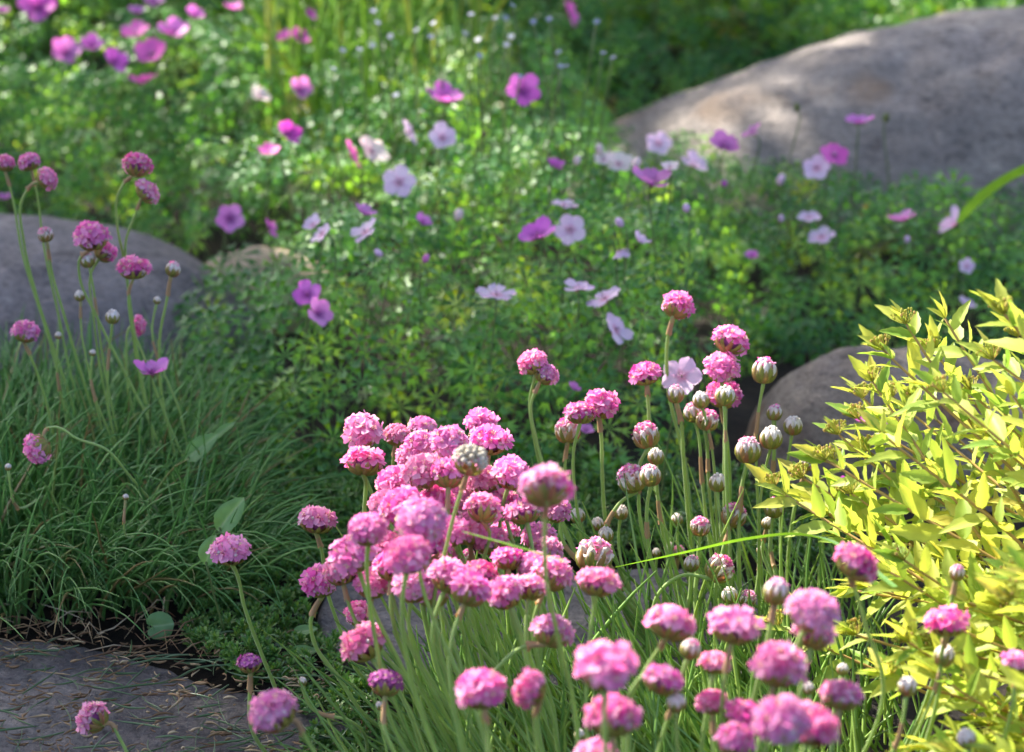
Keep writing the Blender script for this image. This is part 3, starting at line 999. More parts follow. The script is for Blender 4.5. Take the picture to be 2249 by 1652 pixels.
# (x, y, width, kind, tilt to the right, lean towards the viewer, distance or None, bend points of the stalk)
T_RIGHT = [
    (1488, 668, 77, 'full', 18, -38, 1.98, [(1466, 745), (1466, 845), (1500, 1000)]),
    (1168, 793, 70, 'full', -10, -18, 1.92, [(1163, 880), (1172, 960), (1190, 1040)]),
    (1200, 819, 62, 'full', 32, -22, 1.92, [(1166, 885), (1176, 960), (1198, 1040)]),
    (1416, 819, 78, 'flat', 2, -6, 1.93, [(1424, 900), (1428, 980)]),
    (1274, 905, 76, 'flat', -4, -18, 1.90, [(1260, 985), (1262, 1080), (1280, 1180)]),
    (1323, 884, 82, 'full', 8, 10, 1.91, [(1320, 960), (1322, 1040), (1330, 1150)]),
    (1246, 947, 66, 'half', 0, -18, 1.93, [(1242, 1000), (1240, 1040)]),
    (1418, 957, 70, 'half', -8, -20, 1.90, [(1408, 1010), (1402, 1090)]),
    (1440, 1003, 37, 'bud', 0, -5, 1.91, [(1442, 1060)]),
    (1388, 1052, 76, 'half', -14, -12, 1.90, [(1366, 1100), (1340, 1135), (1325, 1170)]),
    (1428, 1045, 48, 'tip', -6, -10, 1.88, [(1422, 1100), (1424, 1200)]),
    (1483, 866, 40, 'tip', 4, -5, 1.92, [(1494, 920), (1500, 1000)]),
    (1606, 745, 92, 'flat', 12, -22, 1.94, [(1598, 800), (1594, 880)]),
    (1585, 805, 84, 'full', 0, 18, 1.93, [(1590, 880), (1592, 960)]),
    (1588, 862, 84, 'full', 6, 0, 1.95, [(1590, 930)]),
    (1592, 870, 46, 'bud', 0, -8, 1.88, [(1592, 930), (1594, 1060), (1602, 1200)]),
    (1539, 879, 38, 'bud', -10, -8, 1.91, [(1552, 930), (1566, 1010), (1572, 1120)]),
    (1521, 907, 42, 'tip', -18, -5, 1.93, [(1534, 960), (1540, 1040)]),
    (1553, 924, 58, 'half', 10, -12, 1.92, [(1552, 980), (1556, 1060)]),
    (1678, 815, 57, 'tip', 3, -10, 1.92, [(1667, 890), (1660, 960), (1662, 1060)]),
    (1700, 907, 35, 'tip', 2, -5, 1.93, [(1700, 960), (1696, 1060)]),
    (1741, 935, 43, 'bud', 4, -5, 1.92, [(1733, 990), (1722, 1050)]),
    (1693, 962, 51, 'bud', 5, -6, 1.90, [(1680, 1030), (1668, 1110), (1666, 1200)]),
    (1642, 990, 58, 'tip', 6, -8, 1.89, [(1632, 1050), (1624, 1120), (1622, 1220)]),
    (1576, 1060, 41, 'bud', -2, -5, 1.90, [(1578, 1110), (1584, 1180)]),
    (1774, 1019, 40, 'spent', 20, 0, 1.95, [(1760, 1060)]),
    (1268, 1132, 34, 'bud', 0, 0, 1.93, []), (1363, 1125, 33, 'bud', 8, 0, 1.93, []),
    (1312, 1151, 30, 'bud', -6, 5, 1.92, []), (1330, 1174, 35, 'bud', 5, 5, 1.90, []),
    (1486, 1141, 27, 'bud', -3, 0, 1.94, []), (1441, 1213, 19, 'bud', 0, 0, 1.95, []),
    (1469, 1202, 24, 'bud', 0, 0, 1.95, []), (1490, 1212, 34, 'half', 10, 0, 1.96, []),
    (1518, 1238, 36, 'tip', 2, -4, 1.89, []), (1228, 1113, 48, 'tip', 0, 0, 1.90, []),
    (1537, 1157, 52, 'half', -4, -10, 1.91, []), (1611, 1132, 66, 'half', 14, -20, 1.90, []),
    (1699, 1116, 44, 'tip', 4, -4, 1.90, []), (1685, 1149, 27, 'bud', 0, 0, 1.92, []),
    (1669, 1209, 18, 'bud', 0, 0, 1.93, []), (1579, 1250, 74, 'half', 40, -20, 1.86, [(1500, 1263), (1448, 1300), (1430, 1370)]),
    (1602, 1308, 38, 'bud', 0, 0, 1.84, []), (1641, 1315, 46, 'half', 10, 10, 1.88, []),
    (1305, 1222, 96, 'half', 4, -42, 1.82, [(1300, 1300)]),
]
T_CENTRE = [
    (796, 943, 94, 'full', -4, 14, 1.82, []), (870, 952, 64, 'full', 8, -8, 1.84, [(863, 1010), (862, 1070)]),
    (801, 1009, 104, 'flat', 0, -22, 1.80, [(803, 1060), (800, 1120)]), (1059, 926, 80, 'full', 4, -12, 1.83, []),
    (1077, 964, 96, 'flat', 14, 2, 1.78, []), (922, 975, 84, 'full', -6, 12, 1.77, []),
    (985, 968, 90, 'full', 4, 16, 1.74, []), (865, 1055, 92, 'full', -14, 6, 1.76, []),
    (930, 1030, 100, 'full', 2, 18, 1.73, []), (985, 1035, 90, 'full', 0, -20, 1.72, []),
    (1033, 1012, 88, 'spent', 6, 4, 1.62, [(1018, 1065), (1000, 1120), (980, 1200), (955, 1300)]),
    (1126, 1037, 92, 'full', 10, 6, 1.73, []), (1197, 1068, 126, 'flat', 0, -48, 1.46, [(1196, 1150), (1198, 1260), (1225, 1400), (1262, 1560)]),
    (880, 1108, 106, 'full', -6, 10, 1.68, []), (926, 1140, 122, 'full', 0, 20, 1.56, []),
    (807, 1160, 92, 'full', 6, 6, 1.58, [(806, 1220), (810, 1310), (830, 1440), (850, 1560)]),
    (775, 1213, 108, 'full', -10, 14, 1.64, []), (896, 1215, 108, 'full', -4, 22, 1.54, [(888, 1280), (884, 1380), (905, 1500)]),
    (1063, 1112, 88, 'full', 22, -50, 1.70, [(1075, 1170), (1058, 1240)]), (1028, 1157, 94, 'full', -6, 10, 1.72, []),
    (1010, 1085, 90, 'full', 0, 16, 1.76, []), (1110, 1165, 64, 'flat', 6, -10, 1.78, []), (1184, 1178, 84, 'full', 8, -6, 1.76, []),
    (1150, 1120, 88, 'flat', -8, -30, 1.72, []), (1222, 1118, 70, 'full', 12, 10, 1.80, []),
    (978, 1230, 76, 'full', -6, 4, 1.72, []), (1028, 1220, 36, 'half', 0, 6, 1.84, []),
    (990, 1262, 100, 'full', 10, -34, 1.62, []), (1034, 1290, 100, 'full', 30, -30, 1.60, []),
    (817, 1278, 88, 'full', -6, -4, 1.70, []), (905, 1283, 96, 'full', 0, 4, 1.66, []),
    (1116, 1224, 78, 'flat', -10, -30, 1.68, []), (1168, 1238, 78, 'full', 0, -16, 1.68, []), (1214, 1257, 98, 'full', 20, -36, 1.66, []),
    (1106, 1298, 96, 'full', -14, -4, 1.62, []), (1163, 1288, 84, 'flat', 8, -30, 1.64, []),
    (785, 1345, 66, 'full', -4, 0, 1.80, []), (795, 1410, 104, 'full', -28, -28, 1.66, []),
    (848, 1495, 92, 'withered', 6, -30, 1.62, []), (703, 1275, 88, 'full', -12, 4, 1.76, [(694, 1330), (682, 1362), (690, 1412), (745, 1490), (800, 1570)]),
    (696, 1138, 96, 'flat', 6, 0, 1.82, [(704, 1200), (716, 1290), (742, 1370), (790, 1480)]),
    (1312, 1276, 98, 'flat', 4, -16, 1.58, [(1304, 1330), (1292, 1420)]),
    (1214, 1382, 96, 'full', 16, -40, 1.60, [(1150, 1420), (1090, 1470)]),
    (960, 1030, 86, 'full', 10, 0, 1.79, []), (905, 1000, 80, 'full', -10, -6, 1.80, []), (1060, 1050, 84, 'full', 4, 6, 1.75, []), (845, 1105, 84, 'full', -16, 0, 1.74, []),
    (960, 1098, 90, 'full', 4, 0, 1.74, []), (1100, 1098, 84, 'flat', -4, -20, 1.75, []), (985, 1165, 88, 'full', 6, -10, 1.70, []), (850, 1195, 84, 'full', -8, -4, 1.70, []),
    (950, 1195, 84, 'full', 10, -12, 1.68, []), (1075, 1185, 80, 'full', -12, -20, 1.72, []), (860, 1240, 84, 'full', 4, -10, 1.68, []), (745, 1250, 84, 'full', -16, 0, 1.70, []),
    (950, 1300, 84, 'full', -4, -24, 1.68, []), (1060, 1258, 84, 'flat', 14, -24, 1.68, []), (1200, 1205, 78, 'full', 10, -20, 1.74, []), (930, 905 + 30, 70, 'flat', -4, -10, 1.84, []),
]
T_FRONT = [
    (1056, 1508, 116, 'full', -2, 4, 1.46, []), (1161, 1512, 88, 'full', -78, 0, 1.47, [(1176, 1570), (1180, 1660)]),
    (1330, 1458, 142, 'full', 4, 10, 1.36, []), (1346, 1568, 122, 'full', 6, -10, 1.40, []),
    (1475, 1366, 116, 'flat', 14, -16, 1.50, [(1450, 1420), (1400, 1500)]), (1456, 1490, 104, 'flat', 18, -20, 1.46, [(1420, 1480), (1385, 1520), (1380, 1620)]),
    (1785, 1338, 122, 'full', 10, 10, 1.44, []), (1790, 1385, 100, 'full', 12, -20, 1.46, []),
    (1613, 1372, 122, 'flat', 6, -6, 1.48, []), (1570, 1453, 78, 'flat', 0, -14, 1.54, []),
    (1712, 1455, 130, 'full', 20, 0, 1.42, []), (1883, 1235, 112, 'flat', 34, -10, 1.52, [(1882, 1310), (1905, 1390), (1935, 1470)]),
    (2080, 1364, 98, 'flat', 8, -12, 1.56, [(2070, 1420), (2062, 1510), (2030, 1640)]), (1848, 1522, 108, 'flat', 14, -14, 1.46, []),
    (1718, 1580, 128, 'full', -4, 6, 1.34, []), (1788, 1590, 116, 'full', 22, 6, 1.36, []),
    (1630, 1566, 84, 'full', 10, 0, 1.48, []), (1563, 1538, 74, 'full', -6, -6, 1.50, []), (1614, 1622, 96, 'full', 0, -10, 1.44, []),
    (1309, 1656, 104, 'flat', 0, -6, 1.42, []), (2232, 1452, 72, 'flat', -8, 0, 1.54, []),
    (1704, 1300, 58, 'tip', 10, 0, 1.52, []), (1516, 1426, 46, 'tip', 14, 0, 1.52, []), (1485, 1543, 44, 'bud', 4, 0, 1.46, []),
    (1992, 1508, 44, 'bud', 4, 0, 1.54, []), (2073, 1440, 48, 'bud', 4, 0, 1.58, []), (2122, 1622, 46, 'bud', -6, 0, 1.50, []),
    (2101, 1258, 36, 'tip', 10, 0, 1.62, []), (1850, 1470, 27, 'bud', 0, 0, 1.60, []), (1669, 1605, 24, 'bud', 0, 0, 1.58, []),
    (1774, 1511, 28, 'bud', 0, 0, 1.56, []), (1272, 1613, 24, 'bud', -4, 0, 1.62, []), (833, 1550, 19, 'bud', 0, 0, 1.66, []),
    (664, 1497, 20, 'bud', -6, 0, 1.72, [(668, 1525), (690, 1560), (760, 1580)]),
    (505, 1205, 100, 'flat', 8, 4, 1.78, [(518, 1255), (536, 1330), (572, 1430), (604, 1510), (640, 1640)]),
    (597, 1560, 116, 'full', -26, 4, 1.52, [(640, 1580), (670, 1620), (700, 1670)]),
    (202, 1575, 82, 'full', -46, -44, 1.72, [(240, 1588), (262, 1620), (285, 1665)]),
    (547, 1453, 66, 'withered', -4, -4, 1.72, [(549, 1510), (547, 1560)]),
]
T_LEFT = [
    (12, 357, 48, 'full', -6, -4, 2.10, [(24, 420), (50, 560), (100, 720)]), (63, 354, 52, 'full', -8, -12, 2.09, [(80, 420), (96, 540), (130, 700), (150, 800)]),
    (105, 390, 56, 'full', 52, -18, 2.07, [(72, 404), (48, 440), (52, 530), (80, 650), (130, 800)]), (303, 360, 70, 'full', 14, -24, 2.06, [(282, 392), (258, 430), (258, 500), (272, 570), (290, 700)]),
    (325, 421, 66, 'flat', 36, -18, 2.06, [(298, 470), (278, 520), (280, 620)]), (100, 516, 40, 'half', -4, -6, 2.08, [(112, 590), (140, 690), (175, 810)]),
    (202, 516, 84, 'full', -8, 10, 2.05, [(176, 565), (175, 610), (210, 690), (300, 870), (330, 930)]), (232, 552, 58, 'full', 46, -50, 2.07, [(200, 600), (206, 700)]),
    (293, 587, 78, 'flat', 2, -4, 2.04, [(283, 640), (286, 700), (318, 790), (370, 930), (420, 1040)]), (380, 592, 34, 'tip', 8, -4, 2.07, [(366, 660), (352, 730), (350, 800)]),
    (57, 726, 64, 'full', 4, -10, 2.04, [(70, 790)]), (305, 713, 48, 'flat', 84, 0, 2.12, [(285, 720), (278, 780)]),
    (80, 986, 74, 'full', -130, 20, 1.94, [(96, 944), (126, 938), (165, 962), (230, 985), (280, 1040)]),
    (175, 650, 24, 'bud', -4, 0, 2.08, [(178, 720), (196, 820)]), (247, 696, 32, 'bud', 6, 0, 2.03, [(240, 770), (236, 860)]),
    (128, 737, 16, 'bud', 0, 0, 2.06, []), (203, 775, 15, 'bud', 0, 0, 2.05, []), (18, 1026, 16, 'bud', 0, 0, 1.93, []),
    (345, 660, 17, 'bud', 10, 0, 2.09, []), (192, 572, 34, 'tip', -8, -4, 2.06, [(206, 640), (222, 760)]), (276, 1092, 14, 'bud', 0, 0, 1.92, []),
]
ORD = ['first', 'second', 'third', 'fourth', 'fifth', 'sixth', 'seventh', 'eighth', 'ninth', 'tenth', 'eleventh', 'twelfth', 'thirteenth', 'fourteenth', 'fifteenth', 'sixteenth', 'seventeenth', 'eighteenth']
KINDNAME = dict(full='round pink thrift head', flat='pink dome-shaped thrift head', half='half-open pink and green thrift head', tip='pink-tipped opening thrift bud',
                bud='closed whitish thrift bud', spent='dry greyish spent thrift head', withered='withered purple-pink thrift head')


def label_rows(rows, regions, names):
    """a label for every row: its look, its place among landmarks, then its order among those most like it"""
    buckets = {}
    for i, r in enumerate(rows):
        buckets.setdefault((names(r), regions(r)), []).append(i)
    out = [None] * len(rows)
    for (k, reg), idx in buckets.items():
        idx.sort(key=lambda i: rows[i][0])
        for j, i in enumerate(idx):
            if len(idx) == 1:
                out[i] = f'{k} {reg}'
            elif len(idx) == 2:
                out[i] = f'{k} {reg}, {("nearer the left edge", "nearer the right edge")[j]}'
            elif j == len(idx) - 1:
                out[i] = f'{k} {reg}, last from the left'
            else:
                out[i] = f'{k} {reg}, {ORD[j]} from the left'
    return out


def reg_right(r):
    x, y = r[0], r[1]
    if y < 885: return 'high before the dark leaves' if x < 1500 else 'high beside the brown rock'
    if y < 1080: return 'mid-height left of the rock' if x < 1500 else 'mid-height before the rock'
    return 'low among thin stalks' if x < 1560 else 'low beside the yellow shrub'


def reg_centre(r):
    y = r[1]
    return 'atop the crowded clump' if y < 985 else 'in the clump\'s second tier' if y < 1060 else 'in the clump\'s third tier' if y < 1150 else 'in the clump\'s fourth tier' if y < 1215 else 'in the clump\'s fifth tier' if y < 1275 else 'at the clump\'s lower fringe'


def reg_front(r):
    x, y = r[0], r[1]
    if x < 700: return 'over the dark flat stone' if y > 1300 else 'before the shaded grassy tuft'
    if x > 1820: return 'in front of the yellow shrub'
    if y < 1480: return 'in the blurred front row, upper tier'
    return 'in the blurred front row, lower tier'


def reg_left(r):
    return 'on a tall stalk above the grey boulder' if r[1] < 480 else 'against the grey boulder' if r[1] < 800 else 'in the shaded grassy tuft'


def plant_thrift():
    sets = [(T_RIGHT, reg_right, 'thrift flowers on tall stalks before the rock'), (T_CENTRE, reg_centre, 'thrift flowers in the crowded pink clump'),
            (T_FRONT, reg_front, 'nearest blurred thrift flowers'), (T_LEFT, reg_left, 'thrift flowers by the grey boulder')]
    for rows, reg, group in sets:
        labs = label_rows(rows, reg, lambda r: KINDNAME[r[3]])
        for r, lab in zip(rows, labs):
            px, py, w, kind, tilt, face, d, stem = r
            c = at(px, py, d)
            if rows is T_LEFT:
                bpx = stem[-1][0] + 50 if stem else px + 60
                base = at(bpx, 900, 2.05); base[1] = min(2.08, max(1.93, c[1] - uni(.0, .06))); base[2] = 0
            elif rows is T_RIGHT:
                bpx = px + (1640 - px) * .42 + uni(-25, 40)
                base = np.array([(bpx - 1124) * TAN / 1124 * d, c[1] - uni(.0, .05), 0])
            elif rows is T_CENTRE:
                bpx = px + (1290 - px) * .5 + uni(-70, 70)
                base = np.array([(bpx - 1124) * TAN / 1124 * d, min(c[1] - uni(-.03, .05), 1.66), 0])
            else:
                bpx = px + (1560 - px) * .22 + uni(-50, 50) if px > 760 else (stem[-1][0] + 40 if stem else px + 40)
                base = np.array([(bpx - 1124) * TAN / 1124 * d, c[1] + uni(.0, .06), 0])
            bud = kind in ('bud', 'tip')
            thrift(px, py, w, kind, tilt + uni(-12, 12), face + uni(-9, 5) - (10 if face > -25 else 0), d, stem, base, lab, group + (', buds' if bud else ''), 'flower bud' if bud else 'flower', 'thrift_bud' if bud else 'thrift_flower', .72 if rows is T_LEFT else .92)
            if rows is not T_LEFT:
                LIT.append((c, .03 if rows is T_FRONT and px < 700 else .055))


plant_thrift()


# ================================================================== geranium flowers
def geranium_meshes(col, shape, seed):
    random.seed(seed * 17 + 3)
    g = Geo()
    up = {'flat': .10, 'cup': .42, 'funnel': .75, 'back': -.12}[shape]
    for k in range(5):
        a = k * 2 * math.pi / 5 + uni(-.06, .06)
        c, s = math.cos(a), math.sin(a)
        nu, nv = 7, 7
        u = up + uni(-.22, .25); ru = uni(.03, .09)
        V, lc = [], []
        for i in range(nu):
            t = i / (nu - 1)
            w = .03 + (.20 if shape == 'flat' else .22) * math.sin(min(t * 1.28, 1.0) * math.pi / 2) ** 1.15
            if t > .5: w *= math.sqrt(max(0, 1 - ((t - .5) / .535) ** 2))
            for j in range(nv):
                q = j / (nv - 1) * 2 - 1
                r = .02 + .48 * t * (1 - .10 * q * q * t - (.09 * math.exp(-(q / .3) ** 2) if t > .9 else 0))
                z = .5 * (u * t + (.10 - .30 * abs(up)) * t * t) + .04 * q * q * t + ru * math.sin(q * 6 + k * 2 + t * 2) * t * t * .5 + .008 * math.cos(q * 18) * t
                y = q * w
                V.append((r * c - y * s, r * s + y * c, z + (.006 * (k % 2)))); lc.append((t, q, 0))
        g.add(V, {4: grid_faces(nu, nv)}, lc)
    corolla = g.mesh('petals', MAT[col])
    g = Geo()
    for k in range(10):
        a = k * .628; r = .02 + .035 * (k % 2)
        V, F, lc = tube([(0, 0, 0), (r * .6 * math.cos(a), r * .6 * math.sin(a), .06), (r * 1.5 * math.cos(a), r * 1.5 * math.sin(a), .12)], [.006, .005, .009], 4)
        g.add(V, F, lc, 0)
    V, F, lc = tube([(0, 0, -.02), (0, 0, .06), (0, 0, .16)], [.022, .016, .008], 5); g.add(V, F, lc, 1)
    st = g.mesh('stamens', [MAT['pale'] if col != 'magenta' else MAT['magenta'], MAT['sepal']])
    g = Geo()
    for k in range(5):
        a = (k + .5) * 1.2566
        D = np.array([math.cos(a), math.sin(a), up * .6])
        M = leaf_frames(D[None], .01)[0] * .26
        V, F, lc = OVAL
        g.add(V @ M.T + [0, 0, -.015], F, lc)
    ball(g, np.array([0, 0, -.03]), .035, 0, st=1.3)
    return corolla, st, g.mesh('sepals', MAT['sepal'])


def bud_mesh():
    g = Geo()
    for k in range(5):
        scale_bract(g, k * 1.2566, 175, 8, .40, .55, 0, .05, 1.5, tip=.9)
    ball(g, np.array([0, 0, 0.]), .36, 0, st=1.5, nu=7, nv=9)
    return g


GER = {}
for ci, col in enumerate(('magenta', 'hotpink', 'pale', 'white')):
    for si, sh in enumerate(('flat', 'cup', 'funnel')):
        GER[col, sh] = [geranium_meshes(col, sh, ci * 10 + si * 3 + v) for v in range(2)]
BUDM = {c: bud_mesh().mesh('bud', MAT[m]) for c, m in (('bud_magenta', 'magenta'), ('bud_pale', 'pale'), ('bud_green', 'sepal'), ('bud_white', 'white'))}
random.seed(5)


def canopy_hit(px, py, above):
    """where the line of sight through a pixel meets a surface a little above the leaves"""
    k = TAN / 1124.0
    v = FWD + RGT * ((px - 1124) * k) + UPV * ((826 - py) * k)
    for d in np.arange(1.75, 3.6, .006):
        p = EYE + v * d
        top = float(canopy(p[0], p[1])) + above
        if p[2] <= top:
            return d, p
    return 3.4, EYE + v * 3.4


M_, H_, P_, W_ = 'magenta', 'hotpink', 'pale', 'white'
# (x, y, width, colour, shape, tilt to the right, lean towards the viewer)
G_FLOWERS = [
    (82, 18, 84, M_, 'cup', 5, 40), (142, 118, 66, M_, 'cup', 15, 30), (202, 104, 52, M_, 'cup', 10, 30), (246, 139, 62, M_, 'cup', 40, 30), (297, 76, 64, H_, 'cup', 0, 10),
    (376, 76, 68, M_, 'cup', 12, 8), (334, 121, 70, H_, 'cup', -10, 35), (313, 184, 66, H_, 'cup', 0, -10), (337, 7, 46, M_, 'cup', 8, 15), (300, 30, 30, M_, 'funnel', 0, 10),
    (425, 37, 34, M_, 'funnel', 25, 20), (513, 21, 40, M_, 'cup', 0, 0), (626, 84, 34, H_, 'cup', -20, 20), (657, 84, 44, H_, 'cup', 20, 30), (678, 42, 34, M_, 'funnel', 10, 10),
    (654, 197, 52, M_, 'cup', 40, 45), (570, 213, 46, W_, 'cup', 20, 20), (629, 295, 60, M_, 'cup', 50, 35), (590, 336, 50, H_, 'cup', 0, 5), (771, 341, 72, H_, 'flat', 68, 10),
    (506, 480, 68, M_, 'flat', 0, 58), (592, 503, 50, M_, 'flat', 62, 10), (688, 495, 44, P_, 'cup', -30, 20), (707, 514, 60, P_, 'flat', -40, 15), (12, 437, 30, M_, 'cup', 0, 10), (8, 28, 22, M_, 'funnel', 0, 10),
    (813, 334, 76, W_, 'cup', 35, 20), (897, 291, 64, P_, 'flat', 52, 12), (971, 304, 62, P_, 'cup', 10, 50), (977, 223, 82, M_, 'cup', 10, 8), (1147, 200, 82, M_, 'flat', 10, 52),
    (1249, 30, 64, H_, 'flat', 66, 16), (876, 400, 78, P_, 'flat', 0, 50), (803, 510, 72, P_, 'flat', -36, 16), (799, 472, 40, M_, 'funnel', 20, 0), (926, 490, 32, M_, 'funnel', 30, 20),
    (1181, 521, 82, M_, 'cup', -8, 14), (1252, 505, 74, P_, 'flat', 6, 60), (1218, 366, 40, M_, 'cup', 10, 5), (1325, 352, 42, W_, 'cup', -10, 20), (1358, 362, 60, W_, 'cup', 8, 30),
    (1429, 406, 86, M_, 'cup', 4, 4), (1446, 316, 62, P_, 'flat', 14, 44), (1471, 369, 40, W_, 'cup', 0, 5), (1522, 364, 60, P_, 'cup', 20, 15), (1238, 451, 64, P_, 'flat', 6, -6),
    (1589, 323, 68, M_, 'cup', 8, 26), (1651, 292, 54, M_, 'flat', -28, 0), (1885, 270, 68, M_, 'flat', 2, 0), (1831, 342, 70, H_, 'flat', 14, 38), (1793, 370, 66, P_, 'flat', -6, 50),
    (1776, 478, 54, P_, 'flat', 0, 12), (1803, 521, 66, P_, 'flat', -18, 10), (1982, 486, 62, M_, 'cup', -20, -20), (2100, 495, 56, P_, 'funnel', -50, -20),
    (1089, 648, 94, P_, 'flat', 0, -4), (1270, 634, 72, P_, 'flat', -6, 0), (1328, 657, 86, P_, 'flat', -18, 4), (1351, 724, 82, P_, 'flat', 40, 28), (1496, 827, 94, P_, 'flat', -6, 50),
    (2122, 585, 38, P_, 'flat', 0, 55), (2120, 671, 42, P_, 'cup', 20, 5), (675, 648, 70, M_, 'flat', -14, 36), (698, 689, 70, M_, 'flat', 36, 36), (332, 821, 76, M_, 'cup', 4, 4),
    (1650, 565, 24, M_, 'funnel', 0, 20), (1400, 530, 34, P_, 'funnel', 40, 0), (1360, 547, 32, P_, 'funnel', 160, 0), (1284, 948, 28, M_, 'funnel', 20, 10), (1258, 855, 26, M_, 'funnel', 30, 10),
    (1890, 925, 36, H_, 'cup', 10, 10), (1940, 944, 26, M_, 'funnel', 10, 20), (1858, 1060, 34, M_, 'cup', 20, 10),
]
# (x, y, width, kind)
G_BUDS = [(1715, 395, 22, 'bud_pale', 24), (1507, 457, 18, 'bud_pale', -12), (1360, 489, 20, 'bud_pale', -30), (1267, 353, 18, 'bud_white', 12), (1397, 358, 22, 'bud_white', 20), (1316, 327, 20, 'bud_white', -10),
          (1750, 236, 16, 'bud_green', -10), (1945, 259, 18, 'bud_green', 5), (935, 568, 18, 'bud_magenta', 20), (831, 556, 18, 'bud_pale', -40), (1007, 472, 24, 'bud_white', 10), (1992, 526, 14, 'bud_pale', 0),
          (459, 810, 18, 'bud_green', 0), (1715, 480, 14, 'bud_pale', 0), (1062, 295, 16, 'bud_green', 30), (1590, 404, 14, 'bud_magenta', 0)]
GNAME = dict(magenta='magenta geranium flower', hotpink='bright pink geranium flower', pale='pale lilac-pink geranium flower', white='whitish pink geranium flower')


def reg_ger(r):
    x, y = r[0], r[1]
    if y > 600: return 'low, just above the thrift' if x > 1000 else 'low beside the grey boulder' if x < 800 else 'low in the dark leaves'
    if x > 1540: return 'before the largest boulder' if y < 440 else 'below the largest boulder'
    if x < 480: return 'far behind the grey boulder' if y < 300 else 'beside the grey boulder'
    if x < 760: return 'on the sunny slope, upper part' if y < 400 else 'on the sunny slope, lower part'
    if y < 260: return 'before the pale sunlit grass'
    return 'atop the mound' if x < 1130 else 'on the mound\'s boulder side'


def look_ger(r):
    n = GNAME[r[3]]
    if r[2] < 40: return 'small ' + n
    if r[6] >= 44: return 'face-on ' + n
    return n


def g_stem(root, c, ax, B, rad=.0007):
    g = Geo()
    j = c - ax * .002
    mid = (j - ax * .02) * .5 + (B + np.array([0, 0, .05])) * .5
    V, F, lc = tube(smooth_path([B, mid, j - ax * .012, j], 12) - B, rad, 5)
    g.add(V, F, lc)
    link('stem', g.mesh('stem', MAT['gerstem']), root)


def plant_geraniums():
    labs = label_rows(G_FLOWERS, reg_ger, look_ger)
    for r, lab in zip(G_FLOWERS, labs):
        px, py, w, col, sh, tilt, face = r
        if px in (1890, 1940, 1858):
            d = 1.98; c = at(px, py, d)
        else:
            d, c = canopy_hit(px, py, .028)
            if px == 332: d = 2.06; c = at(px, py, d)
            if px > 1540 and py < 380: d = 2.50; c = at(px, py, d)
            if py > 800 and px > 1400: d = 1.99; c = at(px, py, d)
        s = w * d / 6244.0 / (.98 if sh == 'flat' else .92 if sh == 'cup' else .74)
        ax = axis_of(tilt + uni(-5, 5), face + uni(-5, 5))
        root = bpy.data.objects.new('geranium_flower', None); root.empty_display_size = .01
        COL.objects.link(root)
        B = np.array([c[0] + uni(-.02, .02), c[1] + uni(-.01, .03), 0.0])
        root.location = B
        tag(root, lab, 'flower', 'geranium flowers over the green mound')
        g_stem(root, c, ax, B)
        mw = Matrix.LocRotScale(Vector(c - B), Matrix(frame(ax, uni(0, 6.28)).tolist()).to_quaternion(), Vector((s, s, s)))
        for nm, me in zip(('petals', 'stamens', 'sepals'), random.choice(GER[col, sh])):
            link(nm, me, root).matrix_basis = mw
    names = dict(bud_magenta='magenta geranium bud', bud_pale='pale pink geranium bud', bud_green='green geranium seed bud', bud_white='whitish geranium bud')
    labs = label_rows(G_BUDS, reg_ger, lambda r: names[r[3]])
    for (px, py, w, kd, tilt), lab in zip(G_BUDS, labs):
        d, c = canopy_hit(px, py, .03)
        if kd == 'bud_green' and px > 1700: d = 2.55; c = at(px, py, d)
        s = w * d / 6244.0
        ax = axis_of(tilt, 0)
        root = bpy.data.objects.new('geranium_bud', None); root.empty_display_size = .01
        COL.objects.link(root)
        B = np.array([c[0] + uni(-.02, .02), c[1] + uni(-.01, .03), 0.0]); root.location = B
        tag(root, lab, 'flower bud', 'geranium buds over the green mound')
        g_stem(root, c, ax, B, .0006)
        link('bud', BUDM[kd], root).matrix_basis = Matrix.LocRotScale(Vector(c - B), Matrix(frame(ax).tolist()).to_quaternion(), Vector((s, s, s)))


plant_geraniums()


# ================================================================== yellow-leaved spirea
def serrate_leaf():
    """lance-shaped toothed leaf along +x, length 1"""
    V, lc = [], []
    n = 9
    for i in range(n):
        t = i / (n - 1)
        w = .165 * math.sin(math.pi * min(1, t * 1.02) ** .72) ** .85 if 0 < t < 1 else .004
        w *= 1.12 if i % 2 else .96
        for q in (-1, -.5, 0, .5, 1):
            V.append((t + (.02 if i % 2 and abs(q) == 1 else 0), q * w, .34 * abs(q) * w - .16 * t * t + .010 * math.cos(i * 3.1) * (abs(q) == .5)))
            lc.append((1 - abs(q), t, 0))
    return np.array(V), {4: grid_faces(n, 5), 3: []}, np.array(lc)


SLEAF = serrate_leaf()
SHRUB = None


def left_edge(y):
    ys = [640, 700, 760, 850, 900, 960, 1020, 1070, 1120, 1180, 1250, 1320, 1400, 1480, 1560, 1660, 1800]
    xs = [2235, 2020, 1935, 1890, 1890, 1820, 1750, 1690, 1760, 1800, 1850, 1830, 1830, 1880, 1880, 1870, 1860]
    return float(np.interp(y, ys, xs))


